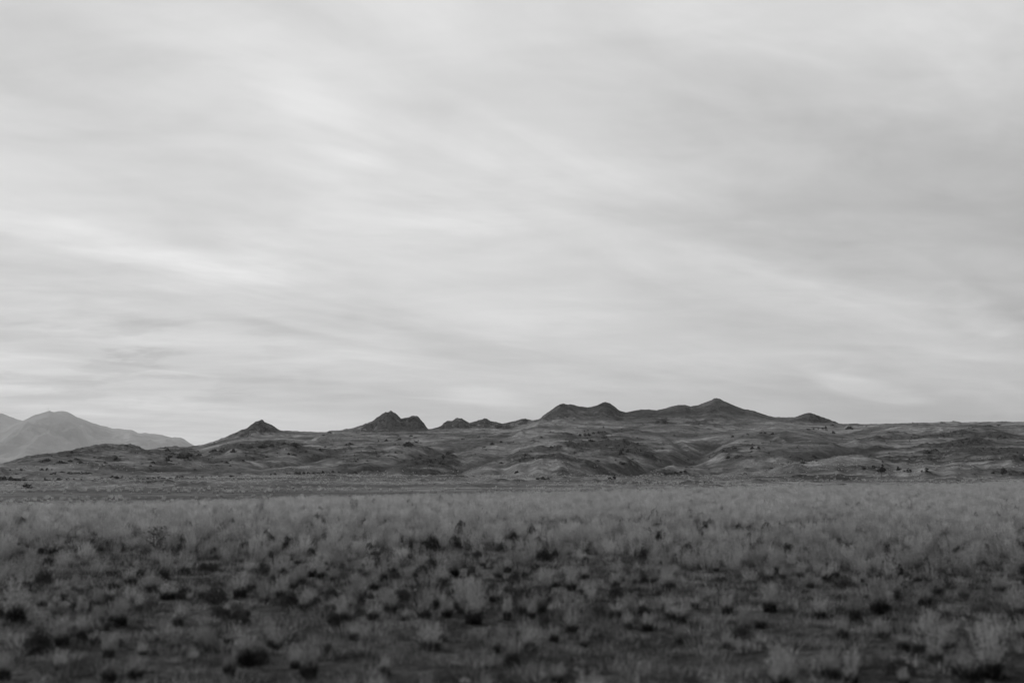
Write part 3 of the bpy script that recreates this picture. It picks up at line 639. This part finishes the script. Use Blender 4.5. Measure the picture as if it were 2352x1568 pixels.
# ------------------------------------------------------------------ radio masts on the mountain top
M_metal, n = newmat('mast_metal_material'); finish(n, (.12, .12, .12, 1), .5)
for kk, (cx, cy, hh) in enumerate([(430, 326, 26), (444, 330, 34)]):
    (u, v), = cr(1, [(cx, cy)]); rr_ = 22900.; a = math.atan2(*ray(u, v)[:2]); x, y = rr_ * math.sin(a), rr_ * math.cos(a)
    z = float(z_at(u, v + .3, rr_)); hz = hh / 9.188 * rr_ / FPX
    t = bpy.data.objects.new('radio_mast', None); COL.objects.link(t); t.location = (x, y, z)
    V, F = [], []
    rs = np.random.default_rng(1)
    for sx, sy in ((-1, -1), (1, -1), (0, 1.2)): limb(V, F, (sx * 3, sy * 3, -8), (sx * .8, sy * .8, hz), .8, .5, 4, 1)
    for q in range(9):
        z0 = q / 9 * hz; s = 3 - 2.2 * q / 9; c = [(-s, -s, z0), (s, -s, z0), (0, 1.2 * s, z0)]
        for e in range(3): limb(V, F, c[e], (np.array(c[(e + 1) % 3]) + (0, 0, hz / 9)), .4, .4, 3, 1)
    link('lattice', mesh_from('lattice', V, F), M_metal, t)
    V, F = [], []; limb(V, F, (0, 0, hz * .97), (0, 0, hz * 1.2), .9, .4, 4, 1); link('antenna', mesh_from('antenna', V, F), M_metal, t)
    tag(t, ['shorter left radio mast on the hazy mountain summit', 'taller right radio mast on the hazy mountain summit'][kk], 'radio mast', 'radio masts on the mountain')

# ------------------------------------------------------------------ grasses of the near field
def blades(V, F, rs, cnt, rbase, h0, h1, spread, w, seg=3, droop=.5):
    for i in range(cnt):
        a = rs.uniform(0, 2 * np.pi); rb = rbase * math.sqrt(rs.uniform()); x, y = rb * math.cos(a), rb * math.sin(a)
        da = a + rs.normal() * .6; h = rs.uniform(h0, h1); sp_ = spread * rs.uniform(.15, 1.0) * h
        wx, wy = -math.sin(da + rs.uniform(-1, 1)), math.cos(da + rs.uniform(-1, 1)); k = len(V); ww = w * rs.uniform(.6, 1.3)
        for s in range(seg + 1):
            t = s / seg; o = sp_ * t ** 1.6; z = h * (t - droop * .25 * t ** 3 * sp_ / h * 2)
            q = ww * (1 - t * .85) / 2
            V.append((x + math.cos(da) * o - wx * q, y + math.sin(da) * o - wy * q, z)); V.append((x + math.cos(da) * o + wx * q, y + math.sin(da) * o + wy * q, z))
        for s in range(seg): F.append((k + 2 * s, k + 2 * s + 1, k + 2 * s + 3, k + 2 * s + 2))
def plumes(V, F, rs, cnt, rbase, h0, h1, spread, sw=.003, nsl=9):
    for i in range(cnt):
        a = rs.uniform(0, 2 * np.pi); rb = rbase * math.sqrt(rs.uniform()); p0 = np.array((rb * math.cos(a), rb * math.sin(a), .05))
        da = a + rs.normal() * .5; h = rs.uniform(h0, h1); sp_ = spread * rs.uniform(.05, 1.0)
        d = np.array((math.cos(da), math.sin(da), 0.)); sd_ = np.array((-math.sin(da), math.cos(da), 0.))
        path = [p0 + d * sp_ * t ** 1.7 + np.array((0, 0, (h - .05) * t)) for t in (0, .35, .7, 1)]
        k = len(V)
        for t, c in enumerate(path): V += [c - sd_ * sw / 2, c + sd_ * sw / 2]
        for s in range(3): F.append((k + 2 * s, k + 2 * s + 1, k + 2 * s + 3, k + 2 * s + 2))
        for j in range(nsl):
            t = rs.uniform(.52, 1.0); c = p0 + d * sp_ * t ** 1.7 + np.array((0, 0, (h - .05) * t))
            v1 = rs.normal(size=3) * np.array((1, 1, .5)) + d * .5 + np.array((0, 0, 1.2)); v1 /= np.linalg.norm(v1); L = rs.uniform(.03, .085)
            v2 = np.cross(v1, rs.normal(size=3)); v2 /= np.linalg.norm(v2); k = len(V); e = rs.uniform(.004, .009)
            V += [c, c + v1 * L * .6 + v2 * e, c + v1 * L, c + v1 * L * .6 - v2 * e]; F.append((k, k + 1, k + 2, k + 3))
def dome(V, F, rs, cnt, r, h, leaf):
    for i in range(cnt):
        d = rs.normal(size=3); d[2] = abs(d[2]); d /= np.linalg.norm(d); q = rs.uniform(.45, 1.0) ** .5 * (1 + .22 * math.sin(d[0] * 5 + 1) * math.cos(d[1] * 6))
        p = d * q * np.array((r, r, h)); t = d * .7 + rs.normal(size=3) * .6; t /= np.linalg.norm(t); b = np.cross(t, rs.normal(size=3)); b /= np.linalg.norm(b)
        s = leaf * rs.uniform(.5, 1.3); k = len(V); V += [p, p + t * s * .5 + b * s * .22, p + t * s, p + t * s * .5 - b * s * .22]; F.append((k, k + 1, k + 2, k + 3))
protos = []      # unit tussock: about 0.75 m tall and 0.6 m wide at scale 1
for i in range(6):
    rs = np.random.default_rng(300 + i)
    V, F = [], []; blades(V, F, rs, 420, .16, .16, .48, .75, .007); dome(V, F, rs, 380, .17, .30, .07)
    lm = mesh_from('tussock_leaves', V, F); lm.materials.append(M_blade)
    V, F = [], []; plumes(V, F, rs, [110, 60, 140, 40, 90, 75][i], .12, .30, [.95, .8, .9, .7, 1.0, .8][i], .26)
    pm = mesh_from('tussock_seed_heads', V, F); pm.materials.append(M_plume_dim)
    protos.append((lm, pm))
darks = []       # dark leafy shrub, unit about 0.5 wide, 0.4 tall
for i in range(4):
    rs = np.random.default_rng(400 + i); V, F = [], []
    dome(V, F, rs, 1500, .27, .40, .055); blades(V, F, rs, 160, .2, .2, .45, .6, .006)
    fm = mesh_from('shrub_foliage', V, F); fm.materials.append(M_dark)
    V, F = [], []
    for q in range(7):
        a = rs.uniform(0, 6.28); limb(V, F, (0, 0, 0), (math.cos(a) * .15, math.sin(a) * .15, rs.uniform(.2, .33)), .010, .004, 4, 2, .08, rs)
    sm_ = mesh_from('shrub_stems', V, F); sm_.materials.append(M_bark); darks.append((fm, sm_))
def copy_thing(name, parts, loc, rz, sc):
    t = bpy.data.objects.new(name, None); COL.objects.link(t); t.location = loc; t.rotation_euler = (0, 0, rz); t.scale = sc
    for pn, me in parts:
        o = bpy.data.objects.new(pn, me); COL.objects.link(o); o.parent = t
    return t

DK = [(6, 1750, 1080, 180, 200), (6, 920, 880, 60, 90), (6, 1140, 860, 90, 80), (6, 420, 1540, 180, 300), (6, 30, 1400, 160, 300), (6, 1900, 1180, 100, 120), (6, 200, 880, 100, 120), (6, 450, 920, 150, 80), (6, 520, 720, 60, 90), (6, 1200, 410, 80, 60), (6, 760, 600, 80, 80), (6, 1470, 620, 80, 100), (6, 1380, 700, 70, 100), (6, 1920, 620, 80, 60), (6, 790, 210, 110, 80), (6, 230, 300, 90, 60), (6, 1540, 340, 70, 40), (6, 1020, 740, 90, 120), (6, 900, 640, 120, 80), (6, 1100, 910, 80, 80), (6, 600, 980, 90, 100), (6, 420, 640, 80, 70), (6, 330, 620, 60, 80), (6, 660, 630, 100, 60), (6, 1420, 410, 60, 70), (6, 1600, 450, 60, 90), (6, 1820, 630, 60, 70), (6, 30, 220, 70, 80), (6, 900, 220, 50, 50), (6, 2020, 1050, 90, 160), (6, 800, 760, 80, 60), (6, 580, 1300, 90, 90), (6, 1400, 1290, 200, 110),
      (7, 190, 665, 80, 90), (7, 890, 300, 70, 120), (7, 1220, 195, 60, 70), (7, 1290, 180, 50, 60), (7, 1160, 375, 60, 80), (7, 1010, 680, 60, 90), (7, 1560, 485, 80, 65), (7, 1720, 475, 70, 60), (7, 620, 890, 100, 90), (7, 700, 1030, 130, 130), (7, 830, 1040, 130, 130), (7, 480, 820, 110, 120), (7, 260, 1070, 90, 150), (7, 480, 1160, 130, 130), (7, 1340, 1070, 180, 130), (7, 1840, 1210, 190, 140), (7, 1700, 745, 60, 60), (7, 1910, 775, 120, 70), (7, 840, 690, 110, 80), (7, 1240, 645, 70, 60), (7, 930, 1255, 100, 70), (7, 720, 1210, 80, 70), (7, 410, 500, 50, 40), (7, 1120, 470, 50, 80), (7, 920, 500, 80, 60), (7, 2000, 1120, 110, 110), (7, 1440, 200, 80, 70), (7, 1520, 200, 70, 50), (7, 640, 200, 80, 80), (7, 510, 260, 60, 60), (7, 360, 380, 80, 60), (7, 20, 600, 60, 50), (7, 490, 490, 50, 60), (7, 570, 520, 70, 80), (7, 1400, 540, 80, 70), (7, 1300, 450, 60, 60), (7, 1650, 400, 70, 70), (7, 1180, 850, 70, 60), (7, 1000, 820, 90, 50), (7, 340, 780, 70, 70), (7, 1600, 890, 90, 60), (7, 1640, 660, 60, 50), (7, 370, 1560, 120, 120),
      (8, 380, 575, 90, 75), (8, 190, 645, 80, 90), (8, 40, 645, 70, 70), (8, 600, 785, 180, 110), (8, 770, 715, 120, 70), (8, 1010, 880, 100, 130), (8, 940, 965, 120, 70), (8, 820, 875, 80, 45), (8, 1470, 1165, 150, 90), (8, 1280, 1270, 180, 170), (8, 640, 1410, 180, 180), (8, 2010, 1090, 150, 240), (8, 1780, 1510, 330, 230), (8, 1730, 990, 120, 80), (8, 960, 220, 80, 75), (8, 900, 490, 120, 70), (8, 1560, 590, 100, 70), (8, 1420, 1020, 100, 60), (8, 1700, 610, 110, 50), (8, 1250, 665, 180, 60), (8, 500, 1520, 190, 150), (8, 840, 540, 60, 120), (8, 1140, 220, 50, 90), (8, 500, 290, 70, 70), (8, 640, 230, 80, 60), (8, 400, 150, 80, 90), (8, 1050, 460, 60, 80), (8, 1560, 150, 80, 90), (8, 1750, 360, 80, 60), (8, 1900, 230, 60, 60), (8, 520, 520, 70, 70), (8, 630, 480, 50, 60), (8, 1870, 830, 130, 80), (8, 1330, 920, 80, 60), (8, 700, 1040, 140, 130), (8, 420, 1040, 110, 110), (8, 1050, 1460, 230, 100), (8, 1820, 1260, 200, 120),
      (5, 1350, 880, 200, 90), (5, 720, 1140, 130, 90), (5, 820, 1130, 110, 120), (5, 1200, 1140, 80, 70), (5, 960, 1260, 80, 75), (5, 1400, 1300, 120, 110), (5, 1140, 1330, 80, 60), (5, 300, 1320, 220, 230), (5, 120, 1070, 230, 210), (5, 1960, 1420, 190, 260), (5, 1750, 810, 130, 100), (5, 1200, 950, 150, 60), (5, 1620, 650, 60, 110), (5, 1700, 660, 70, 100), (5, 1050, 680, 170, 130), (5, 430, 545, 80, 140), (5, 720, 545, 60, 80), (5, 1330, 520, 60, 110), (5, 1550, 370, 60, 60), (5, 1640, 370, 50, 45), (5, 230, 650, 70, 90), (5, 60, 650, 60, 80), (5, 1910, 1050, 120, 130), (5, 500, 235, 50, 50), (5, 1480, 690, 110, 80), (5, 400, 690, 50, 60), (5, 330, 520, 60, 60), (5, 900, 700, 100, 70), (5, 1680, 1230, 90, 50), (5, 1830, 1230, 80, 50), (5, 1250, 1230, 90, 60), (5, 1550, 1380, 90, 60), (5, 1000, 1000, 90, 80)]
ORDINARY = []
near_pts = []; FT = []
for q, (k, cx, cy, w, h) in enumerate(sorted(DK, key=lambda t: -t[3] * t[4])):
    u = 256 * (k - 5) + cx / 8.031; v = 487.5 + (cy + 6) / 8.031
    p = hit(u, min(v, 700))
    if p is None or edge_dist(p[0], p[1]) > -1: continue
    s = p[2] / FPX; ww = w / 8.031 * s; hh = h / 8.031 * s; x, y = p[0], p[1]; z = gz(x, y) - .01
    near_pts.append((x, y)); big = ww * hh > .12
    if q % 3 != 2:
        sx = min(.85 * ww / .42, .95); t = copy_thing('grass_tussock', [('leaves', protos[q % 6][0]), ('seed_heads', protos[q % 6][1])], (x, y, z), random.uniform(0, 6.28), (sx, sx, min(max(.75 * hh / .42, .6 * sx), 1.3 * sx)))
        FT.append((u, v, t, 'dark-based grass tussock', 'grass tussock', 'dark-based tussocks in the field', big))
    else:
        sx = .8 * ww / .50; t = copy_thing('field_shrub', [('foliage', darks[q % 4][0]), ('stems', darks[q % 4][1])], (x, y, z), random.uniform(0, 6.28), (sx, sx, min(max(.75 * hh / .44, .6 * sx), 1.15 * sx)))
        FT.append((u, v, t, 'dark leafy shrub', 'shrub', 'dark shrubs in the field', big))

# broad-leaved weed
p = hit(155, 556)
V, F = [], []; rs = np.random.default_rng(77)
t = bpy.data.objects.new('broadleaf_weed', None); COL.objects.link(t); t.location = (p[0], p[1], gz(p[0], p[1]))
for q in range(11):
    a = rs.uniform(0, 6.28); limb(V, F, (0, 0, 0), (math.cos(a) * .25, math.sin(a) * .25, rs.uniform(.6, .95)), .012, .004, 4, 3, .05, rs)
link('stems', mesh_from('weed_stems', V, F), M_bark, t)
V, F = [], []
for q in range(420):
    a = rs.uniform(0, 6.28); rr_ = rs.uniform(.05, .42); z = rs.uniform(.25, 1.0); pz = np.array((rr_ * math.cos(a), rr_ * math.sin(a), z)); d = np.array((math.cos(a), math.sin(a), rs.uniform(-.3, .8))); d /= np.linalg.norm(d)
    b = np.cross(d, (0, 0, 1)) + rs.normal(size=3) * .2; L = rs.uniform(.06, .12); kq = len(V); V += [pz, pz + d * L * .5 + b * L * .3, pz + d * L, pz + d * L * .5 - b * L * .3]; F.append((kq, kq + 1, kq + 2, kq + 3))
link('leaves', mesh_from('weed_leaves', V, F), M_weed, t)
tag(t, 'tall broad-leaved weed standing over the grass at the left of the field', 'weed')

# stones in the grass
def stone(u, v, w, label, seed):
    rs = np.random.default_rng(seed); p = hit(u, v); import bmesh
    bm = bmesh.new(); bmesh.ops.create_icosphere(bm, subdivisions=3, radius=.5)
    for vv in bm.verts:
        c = vv.co; f = 1 + .18 * math.sin(c.x * 9 + seed) * math.cos(c.y * 8) + .10 * math.sin(c.z * 13 + c.x * 5) + rs.uniform(-.02, .02)
        vv.co = Vector((c.x * f, c.y * f * .7, c.z * f * .5))
    me = bpy.data.meshes.new('stone'); bm.to_mesh(me); bm.free()
    s = w * p[2] / FPX; o = link('stone', me, M_prock); o.location = (p[0], p[1], gz(p[0], p[1]) + .1 * s); o.scale = (s, s, s); o.rotation_euler = (0, 0, rs.uniform(0, 3))
    tag(o, label, 'stone')
stone(256 + 1680 / 8.031, 683, 15, 'pale stone cut by the bottom edge, in the dark grass', 1)
stone(512 + 1370 / 8.031, 487.5 + 1170 / 8.031, 9, 'small pale flat stone lying in a gap between dark tussocks', 2)

# ---- remaining grass: individuals nearest the camera, the rest one mass
def scatter(cell, keep, seed, ymax=190):
    rs = np.random.default_rng(seed)
    gx, gy = np.meshgrid(np.arange(-90, 120, cell), np.arange(9, ymax, cell)); x = (gx + rs.uniform(-.5, .5, gx.shape) * cell).ravel(); y = (gy + rs.uniform(-.5, .5, gy.shape) * cell).ravel()
    a = np.abs(np.arctan2(x, y)); m = (a < R(35)) & (edge_dist(x, y) < 15)
    x, y = x[m], y[m]; m = keep(x, y, rs); return x[m], y[m]
def zgrid(x, y):
    r = np.hypot(x, y); a = np.arctan2(x, y)
    i = np.clip(np.searchsorted(rad, r), 1, len(rad) - 1); j = np.clip(np.searchsorted(ang, a), 1, len(ang) - 1)
    tr = (r - rad[i - 1]) / (rad[i] - rad[i - 1]); ta = (a - ang[j - 1]) / (ang[j] - ang[j - 1])
    return (Zg[i - 1, j - 1] * (1 - ta) + Zg[i - 1, j] * ta) * (1 - tr) + (Zg[i, j - 1] * (1 - ta) + Zg[i, j] * ta) * tr
def keep_t(x, y, rs):
    d = np.hypot(x, y); pn = fbm(x, y, 9, 3, .6, 40) * .45
    dens = (.11 + .50 * sstep(22, 62, d + x * .25) + pn * .38) * (1 - .75 * sstep(1, 15, edge_dist(x, y)))
    return rs.uniform(size=x.shape) < np.clip(dens, .03, .95)
tx, ty = scatter(.42, keep_t, 41)
d = np.hypot(tx, ty); order = np.argsort(d); tx, ty = tx[order], ty[order]
NP = np.array(near_pts)
dm = np.min(np.hypot(tx[:, None] - NP[:, 0], ty[:, None] - NP[:, 1]), axis=1); m = dm > .42; tx, ty = tx[m], ty[m]
inview = np.abs(512 + FPX * tx / ty) ; uv = 512 + FPX * tx / ty
vis = (uv > -10) & (uv < 1034) & (np.hypot(tx, ty) > 13)
idx_vis = np.nonzero(vis)[0][:210]
ind = np.zeros(len(tx), bool); ind[idx_vis] = True
tz = zgrid(tx, ty)
for i in idx_vis:
    s = random.choice((.40, .46, .52, .60, .78)) * random.uniform(.9, 1.15); q = random.randrange(6)
    t = copy_thing('grass_tussock', [('leaves', protos[q][0]), ('seed_heads', protos[q][1])], (tx[i], ty[i], tz[i] - .01), random.uniform(0, 6.28), (s, s, s * random.uniform(.85, 1.1)))
    FT.append((uv[i], 460 + CAMZ * FPX / ty[i], t, 'pale feathery tussock', 'grass tussock', 'pale tussocks nearest the road', True))
# name each by its band of the field and its place along that band
BANDS = [(0, 520, 'farthest'), (520, 545, 'far'), (545, 572, 'middle'), (572, 600, 'near'), (600, 635, 'second nearest'), (635, 2000, 'nearest')]
for kind_ in sorted({f[3] for f in FT}):
    for lo, hi, bn in BANDS:
        sel = sorted([f for f in FT if f[3] == kind_ and lo <= f[1] < hi], key=lambda f: f[0])
        third = {}
        for f in sel:
            side = 'left' if f[0] < 341 else ('middle' if f[0] < 683 else 'right'); kx = third.get(side, 0); third[side] = kx + 1
            tag(f[2], '%s %s, %s from left in the %s third of the %s band' % ('large' if f[6] else 'small', f[3], ordinal(kx), side, bn) if kind_ != 'pale feathery tussock' else '%s, %s from left in the %s third of the %s band' % (f[3], ordinal(kx), side, bn), f[4], f[5])
rest = ~ind

def gn_scatter(name, x, y, z, scl, sources, label, seed, tilt=.12, pick=None):
    rs = np.random.default_rng(seed); nn = len(x)
    me = bpy.data.meshes.new(name); me.vertices.add(nn); me.vertices.foreach_set('co', np.stack([x, y, z], 1).astype(np.float32).ravel())
    a = me.attributes.new('rot', 'FLOAT_VECTOR', 'POINT'); a.data.foreach_set('vector', np.stack([rs.normal(size=nn) * tilt, rs.normal(size=nn) * tilt, rs.uniform(0, 6.28, nn)], 1).astype(np.float32).ravel())
    a = me.attributes.new('scl', 'FLOAT_VECTOR', 'POINT'); a.data.foreach_set('vector', scl.astype(np.float32).ravel())
    a = me.attributes.new('pick', 'INT', 'POINT'); a.data.foreach_set('value', (rs.integers(0, len(sources), nn) if pick is None else pick).astype(np.int32))
    o = link(name, me)
    ng = bpy.data.node_groups.new(name + '_nodes', 'GeometryNodeTree')
    ng.interface.new_socket('Geometry', in_out='INPUT', socket_type='NodeSocketGeometry'); ng.interface.new_socket('Geometry', in_out='OUTPUT', socket_type='NodeSocketGeometry')
    g = NT(ng); gi = g.n('NodeGroupInput'); go = g.n('NodeGroupOutput')
    jn = g.n('GeometryNodeJoinGeometry')
    for src in sources:
        ins = []
        jj = g.n('GeometryNodeJoinGeometry')
        for ob in src:
            oi = g.n('GeometryNodeObjectInfo', transform_space='ORIGINAL'); oi.inputs['Object'].default_value = ob; ng.links.new(oi.outputs['Geometry'], jj.inputs[0])
        ti = g.n('GeometryNodeGeometryToInstance'); ng.links.new(jj.outputs[0], ti.inputs[0]); ng.links.new(ti.outputs[0], jn.inputs[0])
    def att(nm, tp): return g.n('GeometryNodeInputNamedAttribute', data_type=tp, ins={'Name': nm}).outputs[0]
    ip = g.n('GeometryNodeInstanceOnPoints')
    ng.links.new(gi.outputs[0], ip.inputs['Points']); ng.links.new(jn.outputs[0], ip.inputs['Instance']); ip.inputs['Pick Instance'].default_value = True
    ng.links.new(att('pick', 'INT'), ip.inputs['Instance Index'])
    er = g.n('FunctionNodeEulerToRotation'); ng.links.new(att('rot', 'FLOAT_VECTOR'), er.inputs[0]); ng.links.new(er.outputs[0], ip.inputs['Rotation'])
    ng.links.new(att('scl', 'FLOAT_VECTOR'), ip.inputs['Scale']); ng.links.new(ip.outputs[0], go.inputs[0])
    md = o.modifiers.new('scatter', 'NODES'); md.node_group = ng
    return tag(o, label, kind='stuff')
def srcobj(me): return bpy.data.objects.new(me.name + '_source', me)
pale_sets = []
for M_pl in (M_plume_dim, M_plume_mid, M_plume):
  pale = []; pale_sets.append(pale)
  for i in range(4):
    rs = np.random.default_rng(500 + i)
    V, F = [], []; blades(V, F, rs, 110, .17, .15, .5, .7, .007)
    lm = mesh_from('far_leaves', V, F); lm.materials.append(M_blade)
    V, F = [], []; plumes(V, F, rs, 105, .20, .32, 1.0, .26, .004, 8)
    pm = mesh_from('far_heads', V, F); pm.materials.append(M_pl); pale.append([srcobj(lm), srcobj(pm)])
tall = rest; s = rng.uniform(.36, .80, rest.sum()) * (1 - .4 * sstep(0, 14, edge_dist(tx[rest], ty[rest]))); scl = np.stack([s * 1.1, s * 1.1, s * rng.uniform(.8, 1.08, len(s))], 1)
gn_scatter('tall_grass', tx[rest], ty[rest], tz[rest] - .01, scl, pale_sets[2] + pale_sets[1] + pale_sets[0], 'mass of pale feathery bunchgrass filling the field to its far edge', 42, pick=np.clip(np.floor((ty[rest] - 24) / 15 + rng.normal(size=rest.sum()) * .45), 0, 2).astype(int) * 4 + rng.integers(0, 4, rest.sum()))  # painted dimming of the seed heads eases off with distance
# short dry tufts and litter between the tussocks
lit = []
for i in range(5):
    rs = np.random.default_rng(600 + i); V, F = [], []; blades(V, F, rs, 80, .20, .04, .20, 1.3, .006, 2, .8); lm = mesh_from('dry_tuft', V, F); lm.materials.append(M_litter if i < 3 else M_blade); lit.append([srcobj(lm)])
def keep_l(x, y, rs): return rs.uniform(size=x.shape) < np.clip(.55 + fbm(x, y * 2.2, 2.4, 3, .6, 50) * .95, 0, 1) * (.6 + .4 * sstep(15, 26, y)) * (1 - .8 * sstep(50, 80, np.hypot(x, y)))
lx, ly = scatter(.21, keep_l, 51, 80); s = rng.uniform(.5, 1.5, len(lx))
gn_scatter('short_grass', lx, ly, zgrid(lx, ly), np.stack([s, s, s], 1), lit, 'short dry grass and litter covering the soil between tussocks', 52)
# small dark clumps among the pale grass further out
def keep_d(x, y, rs): return rs.uniform(size=x.shape) < np.clip(.32 + fbm(x, y, 12, 2, .6, 60) * .35, .04, .7)
dx_, dy_ = scatter(1.25, keep_d, 61); m = (np.hypot(dx_, dy_) > 20) & (edge_dist(dx_, dy_) < 0); dx_, dy_ = dx_[m], dy_[m]
s = rng.uniform(.4, .95, len(dx_)); hz_ = s * rng.uniform(.8, 1.4, len(dx_))
gn_scatter('dark_undergrowth', dx_, dy_, zgrid(dx_, dy_), np.stack([s, s, hz_], 1), [[srcobj(darks[i][0])] for i in range(4)], 'dark low clumps mixed through the pale grass', 62)
# thin scrub over the plain and the slopes beyond the terrace
def polar_scatter(n_, r0, r1, seed, dens):
    rs = np.random.default_rng(seed); r = np.sqrt(rs.uniform(r0 * r0, r1 * r1, n_)); a = rs.uniform(-R(34), R(34), n_); x, y = r * np.sin(a), r * np.cos(a)
    m = (edge_dist(x, y) > 12) & (rs.uniform(size=n_) < dens(x, y, r, a)); return x[m], y[m]
def rk_at(x, y):
    r = np.hypot(x, y); a = np.arctan2(x, y); i = np.clip(np.searchsorted(rad, r), 1, len(rad) - 1); j = np.clip(np.searchsorted(ang, a), 1, len(ang) - 1); return RK[i, j]
qx, qy = polar_scatter(30000, 110, 900, 81, lambda x, y, r, a: np.clip(.35 + fbm(x * .5, y, 60, 3, .6, 82) * 1.2, .02, 1) * (1 - .45 * sstep(300, 800, r)))
qs = rng.uniform(.6, 1.5, len(qx))
gn_scatter('plain_grass', qx, qy, zgrid(qx, qy), np.stack([qs * 1.6, qs * 1.6, qs], 1), pale_sets[2][:3] + lit[:2], 'thin tufted grass scattered over the plain below the hills', 83)
qx, qy = polar_scatter(110000, 500, 2300, 84, lambda x, y, r, a: np.clip(.01 + .32 * rk_at(x, y) + .08 * fbm(x, y, 50, 3, .6, 85), .0, 1) * sstep(850, 1050, r))
qs = rng.uniform(.5, 1.0, len(qx)) ** 2 * 2.6
gn_scatter('hillside_scrub', qx, qy, zgrid(qx, qy) - .1, np.stack([qs, qs, qs * rng.uniform(.5, .9, len(qx))], 1), [[srcobj(bush_meshes[i])] for i in range(4)], 'sparse dark scrub and stones speckling the stony hillsides', 86)
print('SCRUB', len(qx))
print('TUSSOCKS', len(tx), len(lx), len(dx_))

# ------------------------------------------------------------------ haze
import bmesh
bm = bmesh.new(); bmesh.ops.create_cube(bm, size=1.0)
for v_ in bm.verts: v_.co = Vector((v_.co.x * 70000, v_.co.y * 70000, 1900 if v_.co.z > 0 else float(Zg.min()) - 60))
me = bpy.data.meshes.new('haze'); bm.to_mesh(me); bm.free()
mh = bpy.data.materials.new('haze_material'); mh.use_nodes = True; mh.node_tree.nodes.clear(); n = NT(mh.node_tree)
pv = n.n('ShaderNodeVolumePrincipled', ins={'Color': (.9, .9, .9, 1), 'Density': 2.9e-5, 'Anisotropy': .2})
o_ = n.n('ShaderNodeOutputMaterial'); n.l.new(pv.outputs[0], o_.inputs['Volume'])
tag(link('haze', me, mh), 'thin pale haze over the distant land', kind='stuff')
